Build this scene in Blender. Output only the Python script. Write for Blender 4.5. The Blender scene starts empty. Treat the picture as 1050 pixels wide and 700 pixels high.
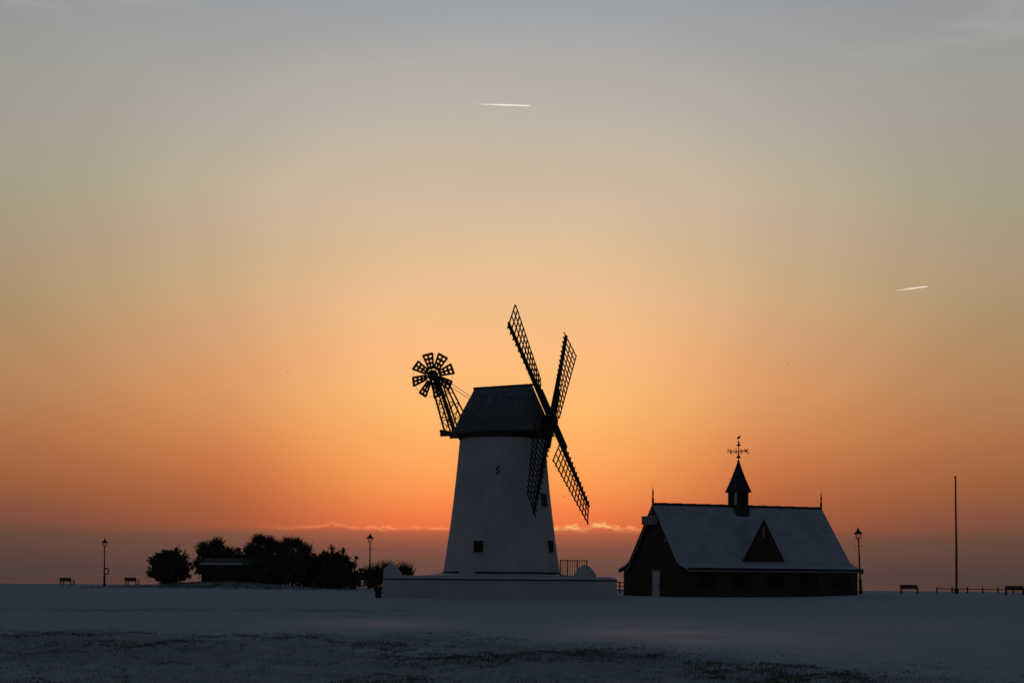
import bpy, math, random
import numpy as np
from mathutils import Vector, Matrix, noise

random.seed(7)
R = math.radians
C = bpy.context.scene.collection
S = bpy.context.scene

# ------------------------------------------------------------------ camera
F, ROLL, EYE = 1569.0, 0.0075, 1.6
cam_d = bpy.data.cameras.new('camera')
cam_d.sensor_width = 36.0
cam_d.lens = 36.0 * F / 1050.0
cam_d.shift_y = (592.0 - 350.0) / 1050.0
cam_d.clip_start, cam_d.clip_end = 0.5, 60000.0
cam = bpy.data.objects.new('camera', cam_d)
C.objects.link(cam)
cam.location = (0, 0, EYE)
cam.rotation_euler = (R(90), -math.atan(ROLL), 0)
S.camera = cam


def P(px, py, D):
    """World point seen at photo pixel (px, py) at distance D."""
    dx, up = px - 525.0, 592.0 - py
    return Vector(((dx - up * ROLL) * D / F, D, EYE + (up + dx * ROLL) * D / F))


# ------------------------------------------------------------------ view, sun, sky
vs = S.view_settings
vs.view_transform, vs.look = 'Standard', 'None'
vs.exposure, vs.gamma, vs.use_curve_mapping = 0.0, 1.0, False
S.cycles.use_denoising = True
S.cycles.max_bounces = 6
S.cycles.transparent_max_bounces = 12

SUN_AZ = R(0.55)            # to the right of straight ahead (+y)
SUN_EL = R(-0.6)            # still just under the horizon: the ground lies in the earth's shade
sun_d = bpy.data.lights.new('sun', 'SUN')
sun_d.energy, sun_d.angle, sun_d.color = 5.0, R(0.5), (1.0, 0.9, 0.72)
sun = bpy.data.objects.new('sun', sun_d)
C.objects.link(sun)
to_sun = Vector((math.sin(SUN_AZ) * math.cos(SUN_EL), math.cos(SUN_AZ) * math.cos(SUN_EL), math.sin(SUN_EL)))
sun.rotation_euler = to_sun.to_track_quat('Z', 'Y').to_euler()
sun.location = (0, 0, 60)


def lin(c):
    return tuple((v / 255 / 12.92) if v / 255 <= 0.04045 else ((v / 255 + 0.055) / 1.055) ** 2.4 for v in c)


world = bpy.data.worlds.new('World')
S.world = world
world.use_nodes = True
wt = world.node_tree
wt.nodes.clear()


class NT:
    """Small helper for node trees."""
    def __init__(self, t):
        self.t = t

    def n(self, kind, **kw):
        o = self.t.nodes.new(kind)
        for k, v in kw.items():
            setattr(o, k, v)
        return o

    def link(self, a, b):
        if isinstance(a, (int, float)):
            b.default_value = a
        elif isinstance(a, tuple):
            b.default_value = a if len(a) == len(b.default_value) else (*a, 1.0)
        else:
            self.t.links.new(a, b)

    def m(self, op, a, b=0.0, c=0.0, clamp=False):
        o = self.n('ShaderNodeMath', operation=op, use_clamp=clamp)
        for i, v in enumerate((a, b, c)):
            self.link(v, o.inputs[i])
        return o.outputs[0]

    def smooth(self, v, lo, hi, a=0.0, b=1.0, kind='SMOOTHSTEP'):
        o = self.n('ShaderNodeMapRange', interpolation_type=kind)
        for i, x in enumerate((v, lo, hi, a, b)):
            self.link(x, o.inputs[i])
        return o.outputs[0]

    def mix(self, f, a, b, mode='MIX'):
        o = self.n('ShaderNodeMix', data_type='RGBA', blend_type=mode)
        self.link(f, o.inputs[0])
        self.link(a, o.inputs[6])
        self.link(b, o.inputs[7])
        return o.outputs[2]

    def noise(self, vec, scale, detail=4.0, rough=0.5):
        o = self.n('ShaderNodeTexNoise')
        if vec is not None:
            self.link(vec, o.inputs['Vector'])
        o.inputs['Scale'].default_value = scale
        o.inputs['Detail'].default_value = detail
        o.inputs['Roughness'].default_value = rough
        return o.outputs['Fac']

    def vec(self, x, y, z):
        o = self.n('ShaderNodeCombineXYZ')
        for i, v in enumerate((x, y, z)):
            self.link(v, o.inputs[i])
        return o.outputs[0]

    def ramp(self, f, stops):
        o = self.n('ShaderNodeValToRGB')
        self.link(f, o.inputs[0])
        e = o.color_ramp.elements
        stops = sorted(stops)
        e[0].position, e[0].color = stops[0][0], (*stops[0][1], 1)
        e[1].position, e[1].color = stops[-1][0], (*stops[-1][1], 1)
        for p, c in stops[1:-1]:
            k = e.new(p)
            k.color = (*c, 1)
        return o.outputs[0]


w = NT(wt)
d = w.n('ShaderNodeSeparateXYZ')
w.link(w.n('ShaderNodeTexCoord').outputs['Generated'], d.inputs[0])
hyp = w.m('SQRT', w.m('ADD', w.m('MULTIPLY', d.outputs[0], d.outputs[0]), w.m('MULTIPLY', d.outputs[1], d.outputs[1])))
tan_el = w.m('DIVIDE', d.outputs[2], w.m('MAXIMUM', hyp, 0.001))
az = w.m('ARCTAN2', d.outputs[0], d.outputs[1])
daz = w.m('ABSOLUTE', w.m('SUBTRACT', az, -0.009))
T = 0.42


def sky_ramp(rows):
    return w.ramp(w.m('DIVIDE', tan_el, T, clamp=True), [((592 - py) / F / T, lin(c)) for py, c in rows])


# the clear sky: its colour by height, towards the sun and at 9 and 17 degrees beside it
clear_c = sky_ramp([(0, (158, 162, 166)), (23, (163, 165, 167)), (101, (185, 177, 167)), (203, (210, 187, 160)), (302, (238, 192, 143)),
                    (362, (254, 190, 128)), (423, (255, 185, 112)), (470, (255, 170, 94)), (500, (255, 154, 82)), (527, (245, 128, 72)), (545, (236, 112, 66)), (592, (220, 95, 60))])
clear_m = sky_ramp([(0, (152, 156, 160)), (23, (158, 159, 161)), (101, (176, 171, 164)), (203, (198, 179, 154)), (302, (214, 175, 134)),
                    (400, (228, 157, 102)), (442, (223, 143, 86)), (480, (209, 121, 71)), (512, (187, 102, 62)), (535, (172, 92, 60)), (592, (150, 80, 58))])
clear_e = sky_ramp([(0, (143, 146, 149)), (22, (148, 150, 152)), (101, (157, 155, 148)), (150, (161, 156, 143)), (202, (163, 156, 136)), (302, (172, 148, 115)),
                    (402, (177, 131, 90)), (452, (173, 113, 72)), (503, (152, 93, 62)), (530, (130, 82, 62)), (550, (112, 76, 62)), (592, (85, 66, 60))])
# the bank of cloud and sea mist along the horizon
bank_c = sky_ramp([(536, (232, 116, 72)), (543, (208, 106, 69)), (548, (176, 95, 66)), (555, (154, 88, 65)), (564, (132, 82, 66)), (573, (117, 78, 66)), (592, (101, 74, 67))])
bank_m = sky_ramp([(536, (172, 97, 66)), (543, (152, 89, 66)), (550, (134, 84, 66)), (560, (122, 80, 67)), (573, (109, 76, 66)), (592, (94, 70, 64))])
bank_e = sky_ramp([(530, (120, 79, 62)), (545, (107, 74, 61)), (562, (97, 71, 61)), (578, (87, 66, 59)), (592, (77, 62, 57))])
f1 = w.smooth(daz, 0.035, 0.195)
f2 = w.smooth(daz, 0.11, 0.34)
clear = w.mix(f2, w.mix(f1, clear_c, clear_m), clear_e)
bank = w.mix(f2, w.mix(f1, bank_c, bank_m), bank_e)
# ragged top of the bank, with a sunlit rim near the sun
n1 = w.noise(w.vec(w.m('MULTIPLY', az, 30.0), 0.0, 3.1), 1.0, 5.0, 0.6)
n2 = w.noise(w.vec(w.m('MULTIPLY', az, 110.0), w.m('MULTIPLY', tan_el, 330.0), 7.7), 1.0, 5.0, 0.65)
n5 = w.noise(w.vec(w.m('MULTIPLY', az, 150.0), w.m('MULTIPLY', tan_el, 120.0), 2.2), 1.0, 4.0, 0.6)
near = w.smooth(daz, 0.19, 0.04)


def hump(c, wd, h):
    return w.m('MULTIPLY', w.smooth(w.m('ABSOLUTE', w.m('SUBTRACT', az, c)), wd, wd * 0.1), h)


edge = w.m('ADD', 0.0318, w.m('MULTIPLY', w.m('SUBTRACT', n1, 0.5), w.m('ADD', 0.0035, w.m('MULTIPLY', near, 0.0026))))
edge = w.m('ADD', edge, w.m('MULTIPLY', w.m('SUBTRACT', n5, 0.5), w.m('MULTIPLY', near, 0.0034)))
for c_, wd_, h_ in ((0.058, 0.014, 0.0036), (0.034, 0.014, 0.0012), (-0.113, 0.012, 0.0012)):
    edge = w.m('ADD', edge, hump(c_, wd_, h_))
soft = w.smooth(daz, 0.06, 0.3, 0.0013, 0.006)
in_bank = w.smooth(w.m('SUBTRACT', edge, tan_el), w.m('MULTIPLY', soft, -0.6), w.m('MULTIPLY', soft, 1.4))
sky = w.mix(in_bank, clear, bank)
rim_h = w.m('ADD', 0.0009, w.m('ADD', w.m('MULTIPLY', w.smooth(n5, 0.42, 0.75), 0.0026), hump(0.05, 0.03, 0.0008)))
above = w.m('DIVIDE', w.m('SUBTRACT', tan_el, edge), rim_h)
rim = w.m('MULTIPLY', w.smooth(above, -1.3, 0.1), w.smooth(above, 1.3, 0.1))
rim = w.m('MULTIPLY', rim, w.smooth(n2, 0.36, 0.62, 0.08, 1.0))
rim = w.m('MULTIPLY', rim, w.smooth(az, -0.185, -0.07))
rim = w.m('MULTIPLY', rim, w.smooth(az, 0.112, 0.06))
hot = w.smooth(w.m('ABSOLUTE', w.m('SUBTRACT', az, 0.045)), 0.11, 0.015)
rim_col = w.mix(hot, lin((255, 142, 92)), lin((255, 192, 116)))
sky = w.mix(w.m('MULTIPLY', rim, 0.95), sky, rim_col)
# thin high cirrus in the upper corners, and a faint unevenness everywhere
n3 = w.noise(w.vec(w.m('ADD', w.m('MULTIPLY', az, 9.0), w.m('MULTIPLY', tan_el, 10.0)), w.m('MULTIPLY', tan_el, 34.0), 1.3), 1.0, 5.0, 0.55)
cir = w.m('MULTIPLY', w.m('MULTIPLY', w.smooth(n3, 0.45, 0.75), w.smooth(tan_el, 0.27, 0.37)), w.smooth(daz, 0.17, 0.3))
sky = w.mix(w.m('MULTIPLY', cir, 0.42), sky, lin((196, 192, 192)))
n4 = w.noise(w.vec(w.m('MULTIPLY', az, 7.0), w.m('MULTIPLY', tan_el, 13.0), 4.9), 1.0, 6.0, 0.6)
sky = w.mix(1.0, sky, w.ramp(n4, [(0.3, (0.98, 0.98, 0.98)), (0.7, (1.018, 1.018, 1.018))]), 'MULTIPLY')
# physical twilight sky for the rest of the dome
nish = w.n('ShaderNodeTexSky', sky_type='NISHITA', sun_disc=False, sun_elevation=SUN_EL, sun_rotation=SUN_AZ, air_density=1.0, dust_density=1.2, ozone_density=1.6)
REST = 1.14
rest = w.mix(1.0, nish.outputs[0], (REST, REST, REST), 'MULTIPLY')
bg1 = w.n('ShaderNodeBackground')
bg1.inputs['Strength'].default_value = 1.0
w.link(sky, bg1.inputs['Color'])
bg2 = w.n('ShaderNodeBackground')
bg2.inputs['Strength'].default_value = 0.15
w.link(rest, bg2.inputs['Color'])
out_f = w.m('MAXIMUM', w.smooth(daz, 0.34, 0.58), w.smooth(tan_el, 0.385, 0.50))
ms = w.n('ShaderNodeMixShader')
w.link(out_f, ms.inputs[0])
w.link(bg1.outputs[0], ms.inputs[1])
w.link(bg2.outputs[0], ms.inputs[2])
w.link(ms.outputs[0], w.n('ShaderNodeOutputWorld').inputs['Surface'])


# ------------------------------------------------------------------ materials
def new_mat(name):
    m = bpy.data.materials.new(name)
    m.use_nodes = True
    t = m.node_tree
    for n in list(t.nodes):
        if n.type != 'OUTPUT_MATERIAL':
            t.nodes.remove(n)
    k = NT(t)
    b = k.n('ShaderNodeBsdfPrincipled')
    k.link(b.outputs[0], [n for n in t.nodes if n.type == 'OUTPUT_MATERIAL'][0].inputs['Surface'])
    b.inputs['Specular IOR Level'].default_value = 0.2
    return m, k, b


def bump(k, b, h, strength, dist):
    o = k.n('ShaderNodeBump')
    o.inputs['Strength'].default_value = strength
    o.inputs['Distance'].default_value = dist
    k.link(h, o.inputs['Height'])
    k.link(o.outputs[0], b.inputs['Normal'])


def mat(name, col, rough=0.8, var=0.25, scale=3.0, bmp=0.0, spec=0.15, metal=0.0):
    m, k, b = new_mat(name)
    co = k.n('ShaderNodeTexCoord').outputs['Object']
    f = k.noise(co, scale, 5.0, 0.6)
    lo, hi = tuple(c * (1 - var) for c in col), tuple(min(1, c * (1 + var)) for c in col)
    k.link(k.ramp(f, [(0.3, lo), (0.7, hi)]), b.inputs['Base Color'])
    b.inputs['Roughness'].default_value = rough
    b.inputs['Metallic'].default_value = metal
    b.inputs['Specular IOR Level'].default_value = spec
    if bmp:
        bump(k, b, k.noise(co, scale * 6, 4.0, 0.6), 0.5, bmp)
    return m


M = {}
M['snow'] = mat('snow', (0.80, 0.82, 0.86), 0.7, 0.05, 2.0, 0.02)
M['white_paint'] = mat('white_paint', (0.74, 0.74, 0.73), 0.75, 0.05, 1.2)
M['dark_iron'] = mat('dark_iron', (0.03, 0.03, 0.03), 0.6, 0.3, 6.0)
M['dark_timber'] = mat('dark_timber', (0.06, 0.052, 0.045), 0.85, 0.35, 3.0)
M['tar'] = mat('tar', (0.022, 0.022, 0.024), 0.8, 0.3, 3.0)
M['glass_dark'] = mat('glass_dark', (0.01, 0.011, 0.013), 0.25, 0.1, 2.0, spec=0.3)
M['foliage'] = mat('foliage', (0.11, 0.12, 0.07), 0.85, 0.4, 1.5, spec=0.05)
M['dull_foliage'] = mat('dull_foliage', (0.12, 0.115, 0.075), 0.85, 0.4, 1.5, spec=0.05)
M['bark'] = mat('bark', (0.06, 0.048, 0.038), 0.9, 0.3, 3.0, spec=0.05)
M['twig'] = mat('twig', (0.13, 0.10, 0.08), 0.9, 0.3, 3.0, spec=0.05)
M['feather'] = mat('feather', (0.10, 0.10, 0.10), 0.9, 0.3, 3.0)
M['lead'] = mat('lead', (0.06, 0.065, 0.07), 0.7, 0.3, 2.5)
M['orange_plastic'] = mat('orange_plastic', (0.30, 0.06, 0.03), 0.6, 0.2, 3.0)
M['grass'] = mat('grass', (0.20, 0.19, 0.14), 0.9, 0.4, 0.6, spec=0.05)
M['stone_edge'] = mat('stone_edge', (0.09, 0.09, 0.092), 0.85, 0.3, 1.5)
M['dull_paint'] = mat('dull_paint', (0.17, 0.17, 0.165), 0.8, 0.2, 3.0)
M['grey_paint'] = mat('grey_paint', (0.30, 0.30, 0.30), 0.7, 0.15, 3.0)

# limewashed render of the mill: faint damp streaks, hand-floated surface
m, k, b = new_mat('limewash')
co = k.n('ShaderNodeTexCoord').outputs['Object']
mp = k.n('ShaderNodeMapping')
mp.inputs['Scale'].default_value = (1.6, 1.6, 0.22)
k.link(co, mp.inputs[0])
f = k.noise(mp.outputs[0], 1.2, 6.0, 0.62)
g = k.noise(co, 0.55, 4.0, 0.5)
c = k.ramp(f, [(0.25, (0.68, 0.68, 0.67)), (0.5, (0.73, 0.73, 0.72)), (0.8, (0.77, 0.77, 0.77))])
k.link(k.mix(1.0, c, k.ramp(g, [(0.3, (0.82, 0.83, 0.85)), (0.7, (1.02, 1.02, 1.0))]), 'MULTIPLY'), b.inputs['Base Color'])
b.inputs['Roughness'].default_value = 0.85
b.inputs['Specular IOR Level'].default_value = 0.1
bump(k, b, k.noise(co, 5.0, 6.0, 0.65), 0.5, 0.03)
M['limewash'] = m

# tarred boarding of the cap with a dusting of snow caught on it
m, k, b = new_mat('cap_boarding')
co = k.n('ShaderNodeTexCoord').outputs['Object']
sp = k.n('ShaderNodeSeparateXYZ')
k.link(co, sp.inputs[0])
line = k.m('PINGPONG', k.m('ADD', sp.outputs[2], k.m('MULTIPLY', k.noise(co, 1.5), 0.03)), 0.11)
board = k.smooth(line, 0.0, 0.02)
f = k.noise(co, 1.7, 6.0, 0.65)
mp = k.n('ShaderNodeMapping')
mp.inputs['Scale'].default_value = (1, 1, 9.0)
k.link(co, mp.inputs[0])
f2 = k.noise(mp.outputs[0], 0.9, 4.0, 0.6)
base = k.ramp(f2, [(0.3, (0.06, 0.063, 0.062)), (0.7, (0.09, 0.094, 0.092))])
base = k.mix(board, (0.010, 0.010, 0.011), base)
geo = k.n('ShaderNodeNewGeometry')
sn = k.n('ShaderNodeSeparateXYZ')
k.link(geo.outputs['Normal'], sn.inputs[0])
dust = k.m('MULTIPLY', k.smooth(sn.outputs[2], 0.35, 0.75), k.smooth(f, 0.25, 0.75))
k.link(k.mix(k.m('ADD', 0.13, k.m('MULTIPLY', dust, 0.34)), base, (0.7, 0.72, 0.78)), b.inputs['Base Color'])
b.inputs['Roughness'].default_value = 0.85
b.inputs['Specular IOR Level'].default_value = 0.08
bump(k, b, board, 0.6, 0.02)
M['cap_boarding'] = m

# brickwork (box mapped along local x + y, z)
m, k, b = new_mat('brick')
co = k.n('ShaderNodeTexCoord').outputs['Object']
sp = k.n('ShaderNodeSeparateXYZ')
k.link(co, sp.inputs[0])
bt = k.n('ShaderNodeTexBrick')
bt.inputs['Scale'].default_value = 1.0
bt.inputs['Brick Width'].default_value = 0.23
bt.inputs['Row Height'].default_value = 0.075
bt.inputs['Mortar Size'].default_value = 0.008
bt.inputs['Color1'].default_value = (0.15, 0.105, 0.068, 1)
bt.inputs['Color2'].default_value = (0.11, 0.08, 0.053, 1)
bt.inputs['Mortar'].default_value = (0.085, 0.075, 0.065, 1)
k.link(k.vec(k.m('ADD', sp.outputs[0], sp.outputs[1]), sp.outputs[2], 0.0), bt.inputs['Vector'])
g = k.noise(co, 0.8, 5.0, 0.6)
k.link(k.mix(1.0, bt.outputs[0], k.ramp(g, [(0.3, (0.6, 0.58, 0.56)), (0.7, (1.05, 1.05, 1.05))]), 'MULTIPLY'), b.inputs['Base Color'])
b.inputs['Roughness'].default_value = 0.9
b.inputs['Specular IOR Level'].default_value = 0.05
bump(k, b, bt.outputs[1], -0.4, 0.01)
M['brick'] = m

# slates under thin snow: courses show through as fine lines, some slates bare
m, k, b = new_mat('snowy_slate')
co = k.n('ShaderNodeTexCoord').outputs['Object']
sp = k.n('ShaderNodeSeparateXYZ')
k.link(co, sp.inputs[0])
row = k.m('PINGPONG', k.m('ADD', sp.outputs[2], k.m('MULTIPLY', k.noise(co, 2.0), 0.03)), 0.09)
joint = k.smooth(row, 0.0, 0.035)
f = k.noise(co, 0.7, 7.0, 0.68)
fine = k.noise(co, 7.0, 3.0, 0.6)
cover = k.smooth(k.m('ADD', k.m('MULTIPLY', f, 0.75), k.m('MULTIPLY', fine, 0.25)), 0.22, 0.62)
cover = k.m('MULTIPLY', k.m('ADD', 0.5, k.m('MULTIPLY', cover, 0.5)), k.m('ADD', 0.68, k.m('MULTIPLY', joint, 0.24)))
low = k.smooth(sp.outputs[2], 3.5, 2.7)
cover = k.m('MAXIMUM', cover, k.m('MULTIPLY', low, 0.93))
k.link(k.mix(cover, (0.10, 0.105, 0.12), (0.78, 0.81, 0.87)), b.inputs['Base Color'])
b.inputs['Roughness'].default_value = 0.8
b.inputs['Specular IOR Level'].default_value = 0.08
bump(k, b, k.m('ADD', joint, fine), 0.5, 0.02)
M['snowy_slate'] = m

# snow field: grass showing through where the snow is thin, wet sand beyond the green
m, k, b = new_mat('snowy_ground')
geo = k.n('ShaderNodeNewGeometry')
pos = geo.outputs['Position']
sp = k.n('ShaderNodeSeparateXYZ')
k.link(pos, sp.inputs[0])
att = k.n('ShaderNodeAttribute', attribute_name='rough')
rgh = att.outputs['Fac']
big = k.noise(pos, 0.09, 5.0, 0.6)
mp = k.n('ShaderNodeMapping')
mp.inputs['Scale'].default_value = (0.55, 1.0, 1.0)
k.link(pos, mp.inputs[0])
mid = k.noise(mp.outputs[0], 0.55, 6.0, 0.65)
fin = k.noise(pos, 6.0, 5.0, 0.7)
thin = k.m('ADD', k.m('ADD', k.m('MULTIPLY', big, 0.40), k.m('MULTIPLY', mid, 0.45)), k.m('MULTIPLY', fin, 0.35))
lo = k.m('SUBTRACT', 0.72, k.m('MULTIPLY', rgh, 0.26))
bare = k.smooth(thin, lo, k.m('ADD', lo, 0.16))
bare = k.m('MULTIPLY', bare, k.m('ADD', 0.22, k.m('MULTIPLY', rgh, 0.22)))
snow_c = k.ramp(mid, [(0.3, (0.74, 0.77, 0.82)), (0.7, (0.82, 0.84, 0.88))])
gr = k.ramp(fin, [(0.3, (0.10, 0.095, 0.07)), (0.7, (0.20, 0.185, 0.13))])
land = k.mix(bare, snow_c, gr)
beach = k.smooth(sp.outputs[1], 206.0, 214.0)
sand = k.ramp(k.noise(pos, 0.02, 6.0, 0.6), [(0.3, (0.10, 0.085, 0.07)), (0.7, (0.19, 0.165, 0.14))])
k.link(k.mix(beach, land, sand), b.inputs['Base Color'])
b.inputs['Specular IOR Level'].default_value = 0.0
k.link(k.mix(beach, k.mix(rgh, (0.5, 0.5, 0.5), (0.8, 0.8, 0.8)), (0.45, 0.45, 0.45)), b.inputs['Roughness'])
bump(k, b, k.m('ADD', k.m('MULTIPLY', k.noise(pos, 2.2, 6.0, 0.65), 1.0), k.m('MULTIPLY', fin, 0.5)), 0.6, 0.06)
gl = k.n('ShaderNodeBsdfGlossy')
gl.inputs['Roughness'].default_value = 0.35
mx = k.n('ShaderNodeMixShader')
ice = k.n('ShaderNodeAttribute', attribute_name='ice').outputs['Fac']
k.link(k.m('MULTIPLY', ice, k.smooth(k.noise(mp.outputs[0], 0.5, 4.0, 0.6), 0.3, 0.6, 0.045, 0.12)), mx.inputs[0])
k.link(b.outputs[0], mx.inputs[1])
k.link(gl.outputs[0], mx.inputs[2])
k.link(mx.outputs[0], [n for n in m.node_tree.nodes if n.type == 'OUTPUT_MATERIAL'][0].inputs['Surface'])
M['ground'] = m

m, k, b = new_mat('estuary_water')
b.inputs['Base Color'].default_value = (0.035, 0.03, 0.03, 1)
b.inputs['Roughness'].default_value = 0.04
b.inputs['Specular IOR Level'].default_value = 0.3
geo = k.n('ShaderNodeNewGeometry')
mp = k.n('ShaderNodeMapping')
mp.inputs['Scale'].default_value = (0.02, 0.08, 1)
k.link(geo.outputs['Position'], mp.inputs[0])
bump(k, b, k.noise(mp.outputs[0], 6.0, 4.0, 0.6), 0.04, 0.02)
M['water'] = m

# lantern glass: thin clear pane
m, k, b = new_mat('lantern_glass')
tr = k.n('ShaderNodeBsdfTransparent')
tr.inputs[0].default_value = (0.93, 0.92, 0.9, 1)
gl = k.n('ShaderNodeBsdfGlossy')
gl.inputs['Roughness'].default_value = 0.1
mx = k.n('ShaderNodeMixShader')
mx.inputs[0].default_value = 0.06
k.link(tr.outputs[0], mx.inputs[1])
k.link(gl.outputs[0], mx.inputs[2])
k.link(mx.outputs[0], [n for n in m.node_tree.nodes if n.type == 'OUTPUT_MATERIAL'][0].inputs['Surface'])
m.node_tree.nodes.remove(b)
M['lantern_glass'] = m

# contrail: ice crystals, bright only where the high sun still reaches; its old end thins out
m, k, b = new_mat('ice_trail')
m.node_tree.nodes.remove(b)
co = k.n('ShaderNodeTexCoord').outputs['Generated']
sp = k.n('ShaderNodeSeparateXYZ')
k.link(co, sp.inputs[0])
tl = k.n('ShaderNodeBsdfTranslucent')
tl.inputs[0].default_value = (0.95, 0.95, 0.95, 1)
tr = k.n('ShaderNodeBsdfTransparent')
mx = k.n('ShaderNodeMixShader')
lw = k.n('ShaderNodeLayerWeight')
lw.inputs['Blend'].default_value = 0.5
thick = k.m('SUBTRACT', 1.0, lw.outputs['Facing'])
puffs = k.smooth(k.noise(k.n('ShaderNodeTexCoord').outputs['Object'], 0.03, 4.0, 0.6), 0.2, 0.6, 0.65, 1.0)
k.link(k.m('MULTIPLY', k.m('MULTIPLY', k.m('MULTIPLY', k.smooth(sp.outputs[0], 0.0, 0.75), 0.62), puffs), k.m('POWER', thick, 0.7)), mx.inputs[0])
k.link(tr.outputs[0], mx.inputs[1])
k.link(tl.outputs[0], mx.inputs[2])
k.link(mx.outputs[0], [n for n in m.node_tree.nodes if n.type == 'OUTPUT_MATERIAL'][0].inputs['Surface'])
M['ice_trail'] = m


# ------------------------------------------------------------------ mesh helpers
class MB:
    """Collects simple shapes; build() links them as ONE mesh object."""
    def __init__(self, xf=None):
        self.v, self.f, self.xf, self.sm = [], [], xf, []

    def add(self, vs_, fs, smooth=False):
        o = len(self.v)
        for p in vs_:
            p = Vector(p)
            self.v.append(self.xf @ p if self.xf else p)
        for f_ in fs:
            self.f.append([i + o for i in f_])
            self.sm.append(smooth)
        return self

    def box(self, a, c):
        x0, y0, z0 = a
        x1, y1, z1 = c
        return self.add([(x0, y0, z0), (x1, y0, z0), (x1, y1, z0), (x0, y1, z0), (x0, y0, z1), (x1, y0, z1), (x1, y1, z1), (x0, y1, z1)],
                        [(0, 3, 2, 1), (4, 5, 6, 7), (0, 1, 5, 4), (1, 2, 6, 5), (2, 3, 7, 6), (3, 0, 4, 7)])

    def bar(self, p, q, wd, ht=None, up=(0, 0, 1)):
        p, q = Vector(p), Vector(q)
        ht = wd if ht is None else ht
        ax = (q - p).normalized()
        u = Vector(up)
        if abs(ax.dot(u)) > 0.98:
            u = Vector((1, 0, 0))
        s = ax.cross(u).normalized() * wd / 2
        t = s.cross(ax).normalized() * ht / 2
        vs_ = [e + i * s + j * t for e in (p, q) for i, j in ((-1, -1), (1, -1), (1, 1), (-1, 1))]
        return self.add(vs_, [(0, 1, 2, 3), (7, 6, 5, 4), (0, 4, 5, 1), (1, 5, 6, 2), (2, 6, 7, 3), (3, 7, 4, 0)])

    def tube(self, pts, rad, n=8, smooth=True):
        pts = [Vector(p) for p in pts]
        rad = rad if isinstance(rad, (list, tuple)) else [rad] * len(pts)
        vs_, fs = [], []
        for i, p in enumerate(pts):
            ax = (pts[min(i + 1, len(pts) - 1)] - pts[max(i - 1, 0)]).normalized()
            u = Vector((0, 0, 1)) if abs(ax.z) < 0.95 else Vector((1, 0, 0))
            s = ax.cross(u).normalized()
            t = s.cross(ax).normalized()
            for j in range(n):
                a = 2 * math.pi * j / n
                vs_.append(p + (math.cos(a) * s + math.sin(a) * t) * rad[i])
        for i in range(len(pts) - 1):
            for j in range(n):
                fs.append((i * n + j, i * n + (j + 1) % n, (i + 1) * n + (j + 1) % n, (i + 1) * n + j))
        fs.append(tuple(reversed(range(n))))
        fs.append(tuple(range((len(pts) - 1) * n, len(pts) * n)))
        return self.add(vs_, fs, smooth)

    def lathe(self, prof, n=24, smooth=True, c=(0, 0, 0)):
        vs_, fs = [], []
        for r, z in prof:
            for j in range(n):
                a = 2 * math.pi * (j + 0.5) / n
                vs_.append((c[0] + r * math.cos(a), c[1] + r * math.sin(a), c[2] + z))
        for i in range(len(prof) - 1):
            for j in range(n):
                fs.append((i * n + j, i * n + (j + 1) % n, (i + 1) * n + (j + 1) % n, (i + 1) * n + j))
        fs.append(tuple(reversed(range(n))))
        fs.append(tuple(range((len(prof) - 1) * n, len(prof) * n)))
        return self.add(vs_, fs, smooth)

    def prism(self, poly, ext):
        """poly: 3-D points of one face (a plane), ext: extrusion vector."""
        n = len(poly)
        poly = [Vector(p) for p in poly]
        ext = Vector(ext)
        return self.add(poly + [p + ext for p in poly],
                        [tuple(range(n)), tuple(reversed(range(n, 2 * n)))] + [(i, i + n, (i + 1) % n + n, (i + 1) % n) for i in range(n)])

    def build(self, name, material, parent=None):
        me = bpy.data.meshes.new(name)
        me.from_pydata([tuple(p) for p in self.v], [], self.f)
        me.polygons.foreach_set('use_smooth', self.sm)
        me.materials.append(material)
        import bmesh
        bm = bmesh.new()
        bm.from_mesh(me)
        bmesh.ops.recalc_face_normals(bm, faces=bm.faces)
        bm.to_mesh(me)
        bm.free()
        o = bpy.data.objects.new(name, me)
        C.objects.link(o)
        if parent:
            o.parent = parent
        return o


def tag(o, label=None, cat=None, group=None, kind=None):
    for key, v in (('label', label), ('category', cat), ('group', group), ('kind', kind)):
        if v:
            o[key] = v
    return o


def thing(name, label, cat, loc, rz=0.0, group=None):
    o = bpy.data.objects.new(name, None)
    o.empty_display_size = 0.3
    C.objects.link(o)
    o.location, o.rotation_euler = loc, (0, 0, rz)
    return tag(o, label, cat, group)


def dup(root, loc, rz, label, rx=0.0, ry=0.0):
    r = root.copy()
    C.objects.link(r)
    r.location, r.rotation_euler = loc, (rx, ry, rz)
    r['label'] = label
    for ch in list(root.children):
        c_ = ch.copy()
        C.objects.link(c_)
        c_.parent = r
        for g_ in list(ch.children):
            d_ = g_.copy()
            C.objects.link(d_)
            d_.parent = c_
    return r


# ------------------------------------------------------------------ ground
def sstep(v, a, c):
    t = min(1.0, max(0.0, (v - a) / (c - a)))
    return t * t * (3 - 2 * t)


def gauss(x, y, cx, cy, sx, sy):
    return math.exp(-((x - cx) / sx) ** 2 - ((y - cy) / sy) ** 2)


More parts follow.
